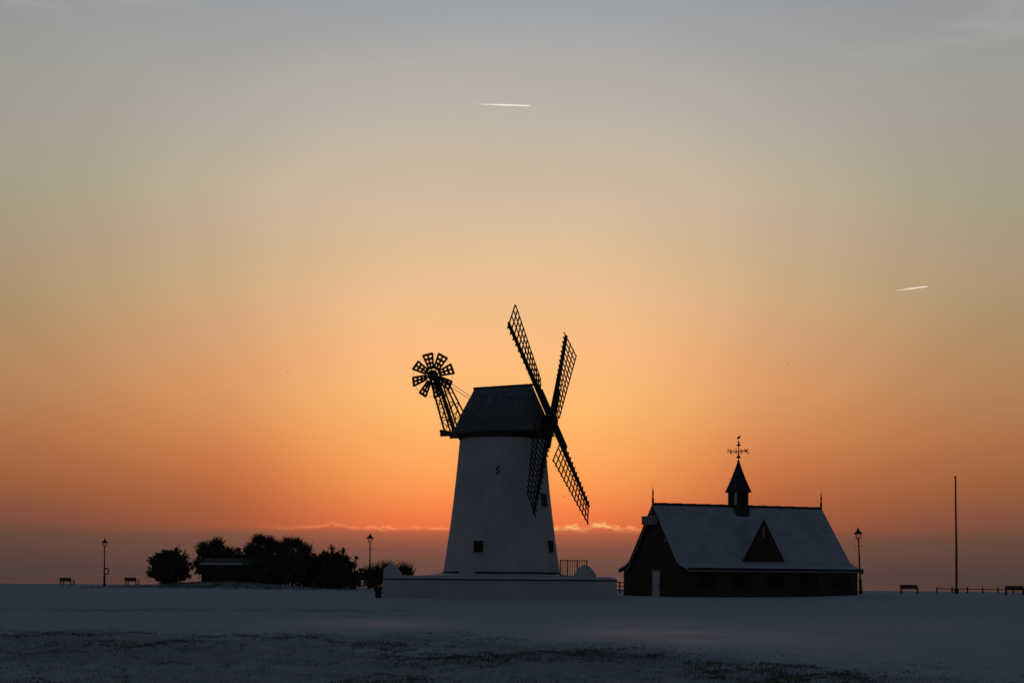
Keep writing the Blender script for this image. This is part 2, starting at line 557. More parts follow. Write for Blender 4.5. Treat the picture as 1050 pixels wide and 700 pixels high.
def rough_mask(x, y):
    wob = noise.noise(Vector((x * 0.08, y * 0.05, 2.0))) * 5.0 + noise.noise(Vector((x * 0.5, y * 0.3, 5.0))) * 1.6
    edge_y = 40.0 - 1.44 * max(x, -3.0)
    r = sstep(edge_y + wob - y, -4.0, 8.0)
    strip = sstep(-x + wob, 2.0, 8.0) * math.exp(-((y - 67.0 - wob * 0.5) / 4.0) ** 2) * 0.9
    mound = 1.35 * sstep(gauss(x, y, -32, 167, 12, 8) + 0.12 * noise.noise(Vector((x * 0.7, y * 0.5, 3.0))), 0.2, 0.8)
    return max(r, strip, mound)


def ice_mask(x, y):
    # trodden, refrozen snow on the buried path
    g_ = gauss(x, y, 4.6, 43, 3.6, 9) + 0.7 * gauss(x, y, -4.2, 50, 3.2, 5) + 0.25 * gauss(x, y, 12, 55, 8, 14)
    return min(1.0, g_ * (0.8 + 0.6 * noise.noise(Vector((x * 0.3, y * 0.2, 6.0))))) * (1 - min(1, rough_mask(x, y)))


def height(x, y):
    h = 0.0010 * max(0.0, min(y, 200.0) - 20.0) + 0.02
    h += 0.38 * gauss(x, y, 34, 126, 8, 22)
    h += 0.75 * gauss(x, y, -31.5, 168, 8.5, 4.5)
    h += 0.22 * gauss(x, y, -50, 195, 26, 14)
    h += 0.06 * noise.noise(Vector((x * 0.05, y * 0.03, 0.3)))
    return h - 3.2 * sstep(y, 203.0, 216.0)


def micro(x, y, r):
    a = 0.035 + 0.075 * r
    return a * (noise.noise(Vector((x * 0.9, y * 0.55, 9.0))) + 0.6 * noise.noise(Vector((x * 2.3, y * 1.7, 4.0))) + 0.45 * r * noise.noise(Vector((x * 5.0, y * 4.0, 7.0))) + 0.1)


ys = [-25, -15, -8, -2, 3, 7, 10, 13, 15.5]
yv = 17.5
while yv < 203:
    ys.append(yv)
    yv *= 1.0075
ys += [203, 206, 209, 212, 215, 218, 230, 260, 320, 450, 700, 1200, 2200, 4000, 7000, 12000]
NX = 300
gv, gr_, gf, gi_ = [], [], [], []
for yv in ys:
    half = 14 + 0.42 * max(yv, 0) + max(0.0, yv - 230) * 0.6
    for i in range(NX + 1):
        x = (i / NX * 2 - 1) * half
        r = rough_mask(x, yv) if yv < 203 else 0.0
        gv.append((x, yv, height(x, yv) + (micro(x, yv, r) if 5 < yv < 203 else 0.0)))
        gr_.append(r)
        gi_.append(max(0.0, ice_mask(x, yv)) if 20 < yv < 110 else 0.0)
for a in range(len(ys) - 1):
    for i in range(NX):
        q = a * (NX + 1) + i
        gf.append((q, q + 1, q + NX + 2, q + NX + 1))
me = bpy.data.meshes.new('ground')
me.from_pydata(gv, [], gf)
at_ = me.attributes.new('rough', 'FLOAT', 'POINT')
at_.data.foreach_set('value', gr_)
me.attributes.new('ice', 'FLOAT', 'POINT').data.foreach_set('value', gi_)
me.polygons.foreach_set('use_smooth', [True] * len(gf))
me.materials.append(M['ground'])
ground = bpy.data.objects.new('ground', me)
C.objects.link(ground)
tag(ground, kind='structure')

wm = MB()
wm.add([(-8000, 420, -2.9), (8000, 420, -2.9), (8000, 11900, -2.9), (-8000, 11900, -2.9)], [(0, 1, 2, 3)])
tag(wm.build('water', M['water']), kind='structure')

# grass blades poking through the thin snow: one uncountable mass
rng = np.random.default_rng(5)
bv, bf = [], []
cnt = 0
while cnt < 24000:
    yv = 17.0 + 45.0 * rng.random() ** 1.3
    x = (rng.random() * 2 - 1) * (0.36 * yv + 3)
    dens = rough_mask(x, yv) * sstep(noise.noise(Vector((x * 0.35, yv * 0.22, 1.0))) + 0.5 * noise.noise(Vector((x * 1.4, yv * 1.0, 8.0))), -0.1, 0.75)
    if rng.random() > dens * 0.8 + 0.06 * min(1, rough_mask(x, yv)):
        continue
    r = rough_mask(x, yv)
    z = height(x, yv) + micro(x, yv, r) - 0.01
    for _ in range(3):
        a = rng.random() * 6.283
        hgt = 0.015 + 0.035 * rng.random() + 0.03 * dens
        ox, oy = (rng.random(2) - 0.5) * 0.16
        lx, ly = math.cos(a) * hgt * 0.7, math.sin(a) * hgt * 0.7
        wx, wy = -math.sin(a) * 0.009, math.cos(a) * 0.009
        q = len(bv)
        bv += [(x + ox - wx, yv + oy - wy, z), (x + ox + wx, yv + oy + wy, z), (x + ox + lx, yv + oy + ly, z + hgt)]
        bf.append((q, q + 1, q + 2))
    cnt += 1
for _ in range(2600):                    # longer tufts on the bank before the bushes
    x, yv = -32 + rng.normal() * 6.5, 165.5 + rng.normal() * 3.0
    if noise.noise(Vector((x * 0.5, yv * 0.5, 3.0))) < -0.05:
        continue
    z = height(x, yv) - 0.02
    for _ in range(4):
        a, hgt = rng.random() * 6.283, 0.06 + 0.16 * rng.random()
        ox, oy = (rng.random(2) - 0.5) * 0.3
        q = len(bv)
        bv += [(x + ox - 0.02, yv + oy, z), (x + ox + 0.02, yv + oy, z), (x + ox + math.cos(a) * hgt * 0.6, yv + oy + math.sin(a) * hgt * 0.6, z + hgt)]
        bf.append((q, q + 1, q + 2))
me = bpy.data.meshes.new('grass')
me.from_pydata(bv, [], bf)
me.materials.append(M['grass'])
go = bpy.data.objects.new('grass', me)
C.objects.link(go)
tag(go, 'short dull winter grass poking through the thin snow', None, None, 'stuff')

# ------------------------------------------------------------------ stone platform under the mill
PX, PY0, HW = -0.87, 109.0, 8.34
plat = thing('stone_platform', 'broad whitewashed square platform under the windmill, topped with snow', 'platform', (PX, PY0 + HW, 0))
b_ = MB()
b_.box((-HW, -HW, -0.4), (HW, HW, 1.40))
b_.build('wall', M['limewash'], plat)
b_ = MB()
b_.box((-HW - 0.06, -HW - 0.06, 1.402), (HW + 0.06, HW + 0.06, 1.50))
b_.build('coping', M['stone_edge'], plat)
# snow lying on top: rounded at the edges, drifted up against the tower
N_ = 90
sv, sf = [], []
for j in range(N_ + 1):
    for i in range(N_ + 1):
        u, v = (math.copysign(abs(t) ** 0.7, t) for t in (i / N_ * 2 - 1, j / N_ * 2 - 1))
        x, y = u * (HW + 0.03), v * (HW + 0.03)
        ed = min(HW + 0.03 - abs(x), HW + 0.03 - abs(y))
        h = 1.502 + 0.20 * min(1, ed / 0.35) ** 0.5 * (0.9 + 0.35 * noise.noise(Vector((x * 0.4, y * 0.4, 3))))
        rr = math.hypot(x, y)
        h += 0.33 * math.exp(-max(0, rr - 4.3) / 0.9) * sstep(ed, 0, 1.0)
        h += 0.10 * gauss(x, y, -2.8, -6.5, 3.0, 1.6) * sstep(ed, 0, 0.5)
        sv.append((x, y, h))
for j in range(N_):
    for i in range(N_):
        q = j * (N_ + 1) + i
        sf.append((q, q + 1, q + N_ + 2, q + N_ + 1))
sb = MB()
sb.add(sv, sf, True)
sb.build('snow_cover', M['snow'], plat)


def loc_x(px, D=PY0 + 0.5):
    return (px - 525) * D / F - PX


def pier(pts_px, depth, back=0.25):
    D = PY0 + back
    poly = [(P(px, py, D).x - PX, -HW + back, P(px, py, D).z) for px, py in pts_px]
    q = MB()
    q.prism(poly, (0, depth, 0))
    o = q.build('pier', M['limewash'], plat)
    return o


pier([(393, 594), (411.5, 595), (411.3, 589), (409, 585), (402, 577.3), (400.5, 577.0), (393.2, 583.2)], 1.3)
pier([(470.2, 594), (487.3, 594), (487, 588), (485.2, 577.6), (483.5, 577.0), (473.5, 577.0), (471.5, 578.5), (470.6, 585)], 1.1, 0.5)
pier([(589.2, 596), (611.8, 596), (611.0, 588), (604.5, 580.2), (601.2, 578.6), (599, 578.8), (593.2, 582.2), (590.4, 587.5)], 1.3, 0.5)
# railing behind the right-hand pier
rt = thing('iron_railing', 'low iron railing on the platform, between the tower and the right-hand pier', 'railing', (P(574.5, 588, 113).x, 113, 1.62))
L_ = 27.2 * 113 / F
for z in (0.15, 1.28):
    q = MB()
    q.bar((0, 0, z), (L_, 0, z), 0.06)
    q.build('rail', M['dark_iron'], rt)
for i in range(12):
    q = MB()
    x = L_ * i / 11
    q.bar((x, 0, 0 if i % 4 == 3 or i == 0 else 0.15), (x, 0, 1.34 if i % 4 == 3 or i == 0 else 1.28), 0.085 if i % 4 == 3 or i == 0 else 0.04)
    q.build('post' if i % 4 == 3 or i == 0 else 'baluster', M['dark_iron'], rt)
# dark litter bin at the platform's left end
bx = P(388, 615, 109.4)
bn = thing('litter_bin', 'small dark litter bin standing at the left end of the white platform', 'litter bin', (bx.x, 109.4, height(bx.x, 109.4)))
q = MB()
q.box((-0.21, -0.21, 0), (0.21, 0.21, 0.66))
q.build('body', M['dark_timber'], bn)
q = MB()
q.prism([(-0.24, -0.24, 0.662), (0.24, -0.24, 0.662), (0.22, -0.22, 0.73), (-0.22, -0.22, 0.73)], (0, 0.46, 0))
q.build('lid', M['dark_iron'], bn)

# ------------------------------------------------------------------ windmill
WX, WY = -0.80, 117.0
mill = thing('windmill', 'white tower windmill with dark boat-shaped cap, four lattice sails and a fantail', 'windmill', (WX, WY, 0))


def zpx(py, D=WY, px=515):
    return P(px, py, D).z


def tower_r(z):
    t = (z - 1.9) / (12.25 - 1.9)
    return 4.47 - 1.22 * t - 0.10 * math.sin(math.pi * t)


q = MB()
q.lathe([(tower_r(z), z) for z in np.linspace(1.35, 12.2, 30)], 72)
tower = q.build('tower', M['limewash'], mill)
q = MB()
q.lathe([(tower_r(1.9) + 0.03, 1.5), (tower_r(1.9) + 0.05, 1.99), (tower_r(2.0) + 0.005, 2.03)], 72)
q.build('tarred_skirting', M['tar'], mill)
# S-shaped iron wall tie
cz = 9.55
pts = []
for i in range(25):
    t = i / 24 * 2 - 1
    pts.append((0.13 * math.sin(t * math.pi * 1.15) * (1 if t < 0 else 1), t * 0.30))
q = MB()
ang0 = -0.09
pp = []
for sx, sz in pts:
    sxx = -sx + sz * 0.30
    z = cz + sz
    r = tower_r(z) + 0.03
    a = ang0 + sxx / r
    pp.append((r * math.sin(a), -r * math.cos(a), z))
q.tube(pp, 0.042, 6)
q.build('wall_tie', M['dark_iron'], mill)


def tower_window(sin_a, z, wd, ht):
    a = math.asin(sin_a)
    r = tower_r(z)
    xf = Matrix.Rotation(a, 4, 'Z') @ Matrix.Translation((0, -r - 0.02, z)) @ Matrix.Rotation(R(-5.5), 4, 'X')
    g_ = MB(xf)
    g_.box((-wd / 2, -0.01, -ht / 2), (wd / 2, 0.4, ht / 2))
    o = g_.build('window', M['glass_dark'], mill)
    f_ = MB(xf)
    for s in (-1, 1):
        f_.box((s * wd / 2 - 0.035, -0.05, -ht / 2 - 0.03), (s * wd / 2 + 0.035, 0.3, ht / 2 + 0.03))
    f_.box((-wd / 2 + 0.036, -0.048, ht / 2 - 0.03), (wd / 2 - 0.036, 0.3, ht / 2 + 0.03))
    f_.box((-wd / 2 + 0.036, -0.048, -ht / 2 - 0.03), (wd / 2 - 0.036, 0.3, -ht / 2 + 0.03))
    f_.box((-0.02, -0.035, -ht / 2 + 0.031), (0.02, 0.2, ht / 2 - 0.031))
    f_.build('frame', M['dark_timber'], o)
    l_ = MB(xf)
    l_.box((-wd / 2 - 0.10, -0.13, -ht / 2 - 0.12), (wd / 2 + 0.10, 0.3, -ht / 2 - 0.032))
    l_.build('sill', M['limewash'], o)


tower_window(-0.405, 3.88, 0.66, 0.82)
tower_window(0.845, 7.42, 0.62, 0.92)
tower_window(0.885, 3.95, 0.62, 0.86)

PHI, PSI = R(20.2), R(6.85)
XC = Matrix.Rotation(-PHI, 4, 'Z')          # cap frame: +x = front of the cap, +y away from the camera
q = MB()
q.lathe([(3.20, 12.08), (3.36, 12.12), (3.42, 12.48), (3.2, 12.5)], 72)
q.build('curb', M['dark_timber'], mill)
# boat-shaped cap
lev = [(12.46, 3.92, 3.55, 3.50), (12.62, 3.72, 3.45, 3.48), (12.9, 3.52, 3.33, 3.44), (13.4, 3.32, 3.10, 3.30), (14.0, 3.10, 2.74, 3.12), (14.6, 2.88, 2.28, 2.92),
       (15.1, 2.70, 1.76, 2.76), (15.5, 2.56, 1.22, 2.62), (15.85, 2.45, 0.66, 2.50), (16.08, 2.39, 0.25, 2.42), (16.16, 2.36, 0.07, 2.38)]
NS = 64
cv, cf = [], []
for z, Lr, W_, Fx in lev:
    for j in range(NS):
        a = 2 * math.pi * j / NS
        ca, sa = math.cos(a), math.sin(a)
        e = 2 / 2.7
        x = math.copysign(abs(ca) ** e, ca) * (Lr if ca < 0 else Lr * 1.02)
        y = math.copysign(abs(sa) ** e, sa) * W_
        if ca > 0:
            x = min(x, Fx)
        cv.append((x, y, z + 0.05 * (x / 3.0)))
for i in range(len(lev) - 1):
    for j in range(NS):
        cf.append((i * NS + j, i * NS + (j + 1) % NS, (i + 1) * NS + (j + 1) % NS, (i + 1) * NS + j))
cf.append(tuple(range((len(lev) - 1) * NS, len(lev) * NS)))
cf.append(tuple(reversed(range(NS))))
q = MB(XC)
q.add(cv, cf, True)
cap = q.build('cap', M['cap_boarding'], mill)
q = MB(XC)
q.bar((-2.42, 0, 16.14), (2.44, 0, 16.38 - 0.12), 0.16, 0.14)
q.build('ridge_roll', M['tar'], cap)
# storm beam and weather hood at the front
q = MB(XC)
q.box((3.05, -1.5, 12.6), (3.62, 1.5, 13.0))
q.box((3.3, -0.5, 13.0), (3.68, 0.5, 13.25))
q.build('breast_beam', M['dark_timber'], cap)

HUB = XC @ Vector((3.90, 0, 13.54))
n_ax = Vector((math.cos(PHI) * math.cos(PSI), -math.sin(PHI) * math.cos(PSI), math.sin(PSI)))
e1 = Vector((math.sin(PHI), math.cos(PHI), 0))
e2 = Vector((-math.cos(PHI) * math.sin(PSI), math.sin(PHI) * math.sin(PSI), math.cos(PSI)))
q = MB()
q.tube([HUB - n_ax * 2.2, HUB - n_ax * 0.4], 0.30, 12)
q.tube([HUB - n_ax * 0.45, HUB + n_ax * 0.42], 0.46, 8, False)
q.build('windshaft', M['dark_iron'], mill)

# four sails, each: a tapered stock, and behind it the lattice; x = outwards, y = trailing side, z = towards the cap
SR, SW, S0 = 9.67, 1.98, 2.35
ALPHA = R(40.4)
u = -math.cos(ALPHA) * e1 + math.sin(ALPHA) * e2
v = math.sin(ALPHA) * e1 + math.cos(ALPHA) * e2


def twist(r, y):
    # weathered sail: the trailing edge swings from before the stock at the tip to behind it near the shaft
    k_ = (SR - r) / (SR - S0)
    return Vector((r, y, (-0.16 + 0.52 * k_) * y / SW))


stock = MB()
for (ra, rb, wa, wb) in ((-0.1, SR, 0.38, 0.17),):
    vs_ = []
    for r, wd in ((ra, wa), (4.2, 0.30), (rb, wb)):
        vs_ += [(r, -wd / 2, -0.17 * wd / 0.4), (r, wd / 2, -0.17 * wd / 0.4), (r, wd / 2, 0.17 * wd / 0.4), (r, -wd / 2, 0.17 * wd / 0.4)]
    fs_ = [(0, 3, 2, 1), (8, 9, 10, 11)]
    for s in (0, 4):
        for j in range(4):
            fs_.append((s + j, s + (j + 1) % 4, s + 4 + (j + 1) % 4, s + 4 + j))
    stock.add(vs_, fs_)
stock.bar((0.0, 0, -0.25), (3.0, 0, -0.25), 0.26, 0.14)
lead = MB()
lead.add([twist(S0, -0.36), twist(S0, -0.13), twist(SR - 0.05, -0.08), twist(SR - 0.05, -0.26)] +
         [p + Vector((0, 0, 0.04)) for p in (twist(S0, -0.36), twist(S0, -0.13), twist(SR - 0.05, -0.08), twist(SR - 0.05, -0.26))],
         [(0, 1, 2, 3), (7, 6, 5, 4), (0, 4, 5, 1), (1, 5, 6, 2), (2, 6, 7, 3), (3, 7, 4, 0)])
lat = MB()
NB = 14
for i in range(NB):
    r = S0 + (SR - 0.12 - S0) * i / (NB - 1)
    lat.bar(twist(r, -0.52), twist(r, SW + 0.06), 0.085, 0.07)
for yy, wd in ((SW * 0.36, 0.075), (SW * 0.68, 0.075), (SW, 0.095)):
    for i in range(NB - 1):
        ra = S0 + (SR - 0.12 - S0) * i / (NB - 1)
        rb = S0 + (SR - 0.12 - S0) * (i + 1) / (NB - 1)
        lat.bar(twist(ra, yy) + Vector((0, 0, -0.06)), twist(rb, yy) + Vector((0, 0, -0.06)), wd, 0.06)
first = None
for X, Y in ((u, v), (v, -u), (-u, -v), (-v, u)):
    Z = X.cross(Y)
    mx_ = Matrix(((X.x, Y.x, Z.x, HUB.x), (X.y, Y.y, Z.y, HUB.y), (X.z, Y.z, Z.z, HUB.z), (0, 0, 0, 1)))
    if first is None:
        o = stock.build('sail', M['dark_timber'], mill)
        l1 = lat.build('lattice', M['dark_timber'], o)
        l2 = lead.build('leading_board', M['dark_timber'], o)
        first = o
    else:
        o = first.copy()
        C.objects.link(o)
        o.parent = mill
        for ch in list(first.children):
            c_ = ch.copy()
            C.objects.link(c_)
            c_.parent = o
    o.matrix_local = mx_

# fan stage, its two trussed frames and the eight-bladed fantail
q = MB(XC)
q.box((-4.72, -1.1, 12.62), (-3.3, 1.1, 12.74))
for y in (-0.95, 0.95):
    q.box((-4.74, y - 0.1, 12.42), (-2.9, y + 0.1, 12.618))
q.box((-4.74, -1.15, 12.742), (-4.60, 1.15, 12.92))
q.build('fan_stage', M['dark_timber'], mill)
FH = Vector((-5.84, 0.0, zpx(384.3, 118.8, 443)))
fan_base = [(-4.52, 12.74), (-3.80, 12.74), (-3.05, 13.6)]
fan_top = [(-5.66, FH.z - 1.0), (-5.32, FH.z - 0.3), (-4.72, FH.z - 0.55)]
q = MB(XC)
for y in (-0.62, 0.62):
    legs = []
    for (xa, za), (xb, zb) in zip(fan_base, fan_top):
        q.bar((xa, y, za), (xb, y * 0.75, zb), 0.11)
        legs.append((Vector((xa, y, za)), Vector((xb, y * 0.75, zb))))
    for A_, B_ in ((legs[0], legs[1]), (legs[1], legs[2])):
        K = 4
        for i in range(K - 1):
            t0, t1 = i / K, (i + 1) / K
            if A_ is legs[0] or i == 1:
                q.bar(A_[0].lerp(A_[1], t0), B_[0].lerp(B_[1], t1), 0.05)
            if A_ is legs[0]:
                q.bar(B_[0].lerp(B_[1], t0), A_[0].lerp(A_[1], t1), 0.05)
            q.bar(A_[0].lerp(A_[1], t1), B_[0].lerp(B_[1], t1), 0.06)
    q.bar(legs[0][1], FH + Vector((0, y * 0.75, 0)), 0.12)
    q.bar(legs[2][1], FH + Vector((0, y * 0.75, 0)), 0.12)
for t in (0.05, 0.35, 0.65, 0.95):
    q.bar((-4.52 - 1.14 * t, -0.6, 12.74 + (FH.z - 13.74) * t), (-4.52 - 1.14 * t, 0.6, 12.74 + (FH.z - 13.74) * t), 0.06)
q.bar((-3.9, 0, 12.75), (-5.45, 0, FH.z - 0.15), 0.20)
q.build('fan_frame', M['dark_iron'], mill)
q = MB(XC)
for dz in (0.0, 0.28):
    q.tube([(-4.6, -0.3, FH.z - 0.45 - dz), (-2.45, -0.4, 15.45 - dz * 0.9)], 0.022, 5)
q.build('stay_rod', M['dark_iron'], mill)
fan = bpy.data.objects.new('fantail', None)
C.objects.link(fan)
fan.parent = mill
fan.matrix_local = XC @ Matrix.Translation(FH)
q = MB()
q.tube([(0, -0.95, 0), (0, 0.95, 0)], 0.09, 8)
q.tube([(0, -0.14, 0), (0, 0.14, 0)], 0.42, 12, False)
ring = [(1.66 * math.cos(2 * math.pi * i / 40), 0, 1.66 * math.sin(2 * math.pi * i / 40)) for i in range(41)]
q.tube(ring, 0.012, 4)
q.build('hub', M['dark_iron'], fan)
bl0 = None
for kk in range(8):
    a = R(15 + 45 * kk)
    if bl0 is None:
        q = MB()
        ri, ro, wi, wo = 0.62, 1.68, 0.19, 0.37
        q.bar((0.3, 0, 0), (1.66, 0, 0), 0.10, 0.07)
        for s in (-1, 0, 1):
            q.bar((ri, 0, s * wi), (ro, 0, s * wo), 0.075, 0.15)
        for i in range(4):
            t = i / 3
            r = ri + (ro - ri) * t
            hw = wi + (wo - wi) * t
            q.bar((r, 0, -hw - 0.05), (r, 0, hw + 0.05), 0.05, 0.19 if i else 0.24)
        bl0 = o = q.build('fan_blade', M['dark_timber'], fan)
    else:
        o = bl0.copy()
        C.objects.link(o)
        o.parent = fan
    # blade pitched about its own arm
    o.matrix_local = Matrix.Rotation(-a, 4, 'Y') @ Matrix.Rotation(R(18), 4, 'X')

# ------------------------------------------------------------------ old lifeboat house
HX, HY, HROT = 19.34, 130.75, 0.3758
house = thing('lifeboat_house', 'low brick boathouse with a long steep snowy roof, dormer and roof turret', 'boathouse', (HX, HY, 0), HROT)
HL, HWD = 7.98, 5.95                 # wall half length, half width
RL, RW = 8.25, 6.32                  # roof half length, half width to the eaves
prof = [(0.0, 7.86), (4.4, 3.08), (5.2, 2.76), (6.32, 2.50)]


def roof_z(y):
    y = abs(y)
    for (a, za), (c_, zc) in zip(prof, prof[1:]):
        if y <= c_:
            return za + (zc - za) * (y - a) / (c_ - a)
    return prof[-1][1]


q = MB()
sec = [(-HWD, -0.5), (HWD, -0.5), (HWD, roof_z(HWD) - 0.14)] + [(y, roof_z(y) - 0.14) for y in (5.2, 4.4, 0.02, -0.02, -4.4, -5.2)] + [(-HWD, roof_z(HWD) - 0.14)]
q.prism([(-HL, y, z) for y, z in sec], (2 * HL, 0, 0))
wall = q.build('wall', M['brick'], house)
# roof shell
q = MB()
top = [(s * y, z) for s, y, z in [(-1, y, z) for y, z in reversed(prof)] + [(1, y, z) for y, z in prof[1:]]]
bot = [(y, z - 0.12) for y, z in reversed(top)]
q.prism([(-RL, y, z) for y, z in top + bot], (2 * RL, 0, 0))
roof = q.build('roof', M['snowy_slate'], house)
q = MB()
for i in range(36):
    x0 = -RL + i * (2 * RL / 36)
    q.prism([(x0 + 0.01, -0.16, 7.76), (x0 + 0.01, 0.16, 7.76), (x0 + 0.01, 0.04, 7.95 + 0.012 * (i % 3)), (x0 + 0.01, -0.04, 7.95 + 0.012 * (i % 3))], (2 * RL / 36 - 0.02, 0, 0))
q.build('ridge_tiles', M['lead'], roof)
q = MB()
q.tube([(-RL, -RW - 0.06, 2.44), (RL, -RW - 0.06, 2.44)], 0.075, 8)
q.build('gutter', M['dark_iron'], roof)
q = MB()
q.box((-RL + 0.02, -RW + 0.02, 2.20), (RL - 0.02, -RW + 0.06, 2.372))
q.build('fascia', M['grey_paint'], roof)
# bargeboards on both gables
for sx in (-1, 1):
    q = MB()
    for s in (-1, 1):
        for (a, za), (c_, zc) in zip(prof, prof[1:]):
            q.prism([(sx * RL, s * a, za - 0.125), (sx * RL, s * c_, zc - 0.125), (sx * RL, s * c_, zc - 0.40), (sx * RL, s * a, za - 0.45)], (sx * 0.05, 0, 0))
    q.build('bargeboard', M['dark_timber'], roof)
# painted purlin ends and the hood over the gable hoist
for s in (-1, 1):
    q = MB()
    q.box((-RL - 0.10, s * 2.55 - 0.13, 4.62), (-HL - 0.002, s * 2.55 + 0.13, 4.86))
    q.build('purlin_end', M['grey_paint'], house)
q = MB()
q.box((-RL - 0.42, -1.12, 6.12), (-RL - 0.055, 1.12, 6.74))
q.prism([(-RL - 0.47, -1.2, 6.742), (-RL - 0.06, -1.2, 6.742), (-RL - 0.06, -1.2, 6.88), (-RL - 0.40, -1.2, 6.82)], (0, 2.4, 0))
q.build('gable_hood', M['grey_paint'], house)
q = MB()
q.box((-RL - 0.07, -0.10, 6.95), (-RL - 0.052, 0.10, 7.6))
q.build('gable_post', M['grey_paint'], house)
q = MB()
for (a, za), (c_, zc) in zip(prof[:2], prof[1:3]):
    q.prism([(-RL - 0.056, a, za - 0.42), (-RL - 0.056, c_, zc - 0.40), (-RL - 0.056, c_ - 0.05, zc - 0.62), (-RL - 0.056, a, za - 0.75)], (0.05, 0, 0))
q.build('trim', M['dull_paint'], house)
# gable door
dy = -0.35
q = MB()
q.box((-HL - 0.04, dy - 0.62, -0.35), (-HL - 0.003, dy + 0.62, 2.2))
door = q.build('door', M['white_paint'], house)
q = MB()
for s in (-1, 1):
    q.box((-HL - 0.07, dy + s * 0.69 - 0.065, -0.35), (-HL - 0.004, dy + s * 0.69 + 0.065, 2.2))
q.box((-HL - 0.07, dy - 0.755, 2.203), (-HL - 0.004, dy + 0.755, 2.33))
q.build('frame', M['grey_paint'], door)
q = MB()
q.box((-HL - 0.10, dy - 0.52, 0.95), (-HL - 0.042, dy - 0.44, 1.12))
q.build('handle', M['dark_iron'], door)
# dark boarded panels between brick piers along the front wall
for i in range(5):
    x = -6.3 + i * 3.15
    q = MB()
    q.box((x - 0.8, -HWD - 0.02, 0.75), (x + 0.8, -HWD - 0.002, 1.95))
    o = q.build('window', M['glass_dark'], house)
    q = MB()
    for s in (-1, 1):
        q.box((x + s * 0.86 - 0.06, -HWD - 0.06, 0.69), (x + s * 0.86 + 0.06, -HWD - 0.004, 2.01))
    q.box((x - 0.797, -HWD - 0.058, 1.952), (x + 0.797, -HWD - 0.004, 2.01))
    q.box((x - 0.03, -HWD - 0.05, 0.76), (x + 0.03, -HWD - 0.022, 1.948))
    q.build('frame', M['dark_timber'], o)
# triangular dormer
DX, DYF, DH, DZ0, DZ1 = -0.22, -4.32, 1.82, 3.26, 6.56
q = MB()
yb = -((7.96 - DZ1) / (7.96 - 3.06) * 4.5)
q.prism([(DX - DH + 0.08, DYF, DZ0 - 0.1), (DX + DH - 0.08, DYF, DZ0 - 0.1), (DX, DYF, DZ1 - 0.14)], (0, 2.2, 0))
dormer = q.build('dormer', M['brick'], house)
q = MB()
for s in (-1, 1):
    A_ = [Vector((DX + s * (DH + 0.12), DYF - 0.16, DZ0 - 0.12)), Vector((DX, DYF - 0.16, DZ1)), Vector((DX, yb + 0.1, DZ1)), Vector((DX + s * (DH + 0.12), DYF + 0.35, DZ0 - 0.12))]
    nn = Vector((-s * 0.875, 0, -0.484)) * 0.10
    q.add(A_ + [p + nn for p in A_], [(0, 1, 2, 3), (7, 6, 5, 4), (0, 4, 5, 1), (1, 5, 6, 2), (2, 6, 7, 3), (3, 7, 4, 0)])
q.build('dormer_roof', M['snowy_slate'], dormer)
q = MB()
for s in (-1, 1):
    q.prism([(DX, DYF - 0.20, DZ1 + 0.06), (DX + s * (DH + 0.18), DYF - 0.20, DZ0 - 0.14), (DX + s * (DH - 0.10), DYF - 0.20, DZ0 - 0.14), (DX, DYF - 0.20, DZ1 - 0.40)], (0, 0.035, 0))
q.box((DX - DH - 0.1, DYF - 0.19, DZ0 - 0.16), (DX + DH + 0.1, DYF - 0.10, DZ0 + 0.0))
q.build('bargeboard', M['dark_timber'], dormer)
q = MB()
q.box((DX - 0.11, DYF - 0.15, DZ1 - 1.45), (DX + 0.11, DYF - 0.02, DZ1 - 0.42))
q.build('king_post', M['grey_paint'], dormer)
q = MB()
q.prism([(DX + 0.10, DYF - 0.13, DZ1 - 0.62), (DX + 0.22, DYF - 0.13, DZ1 - 0.62), (DX + DH - 0.22, DYF - 0.13, DZ0 + 0.02), (DX + DH - 0.36, DYF - 0.13, DZ0 + 0.02)], (0, 0.05, 0))
q.build('trim', M['dull_paint'], dormer)
# roof turret
TX = -0.07
q = MB()
for s in (1,):
    q.box((TX - 0.60, -0.86, 7.1), (TX + 0.60, 0.86, 8.14))
turret = q.build('turret', M['lead'], house)
turret.location = (0, 0, -0.21)
q = MB()
q.box((TX - 0.57, -0.57, 8.143), (TX + 0.57, 0.57, 9.22))
for i in range(6):
    z = 8.45 + i * 0.125
    q.box((TX - 0.60, -0.60, z), (TX + 0.60, 0.60, z + 0.05))
q.build('louvres', M['dark_timber'], turret)
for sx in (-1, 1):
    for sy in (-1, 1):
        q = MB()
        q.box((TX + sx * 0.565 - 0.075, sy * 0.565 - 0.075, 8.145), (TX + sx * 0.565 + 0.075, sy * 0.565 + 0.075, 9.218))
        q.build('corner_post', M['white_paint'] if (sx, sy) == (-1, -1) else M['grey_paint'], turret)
q = MB()
vs_ = []
for hw, z in ((0.84, 9.22), (0.82, 9.29), (0.62, 9.86), (0.37, 10.68), (0.10, 11.70), (0.07, 11.95)):
    vs_ += [(TX - hw, -hw, z), (TX + hw, -hw, z), (TX + hw, hw, z), (TX - hw, hw, z)]
fs_ = [(0, 3, 2, 1), (20, 21, 22, 23)]
for i in range(5):
    for j in range(4):
        fs_.append((i * 4 + j, i * 4 + (j + 1) % 4, i * 4 + 4 + (j + 1) % 4, i * 4 + 4 + j))
q.add(vs_, fs_)
q.build('turret_roof', M['lead'], turret)
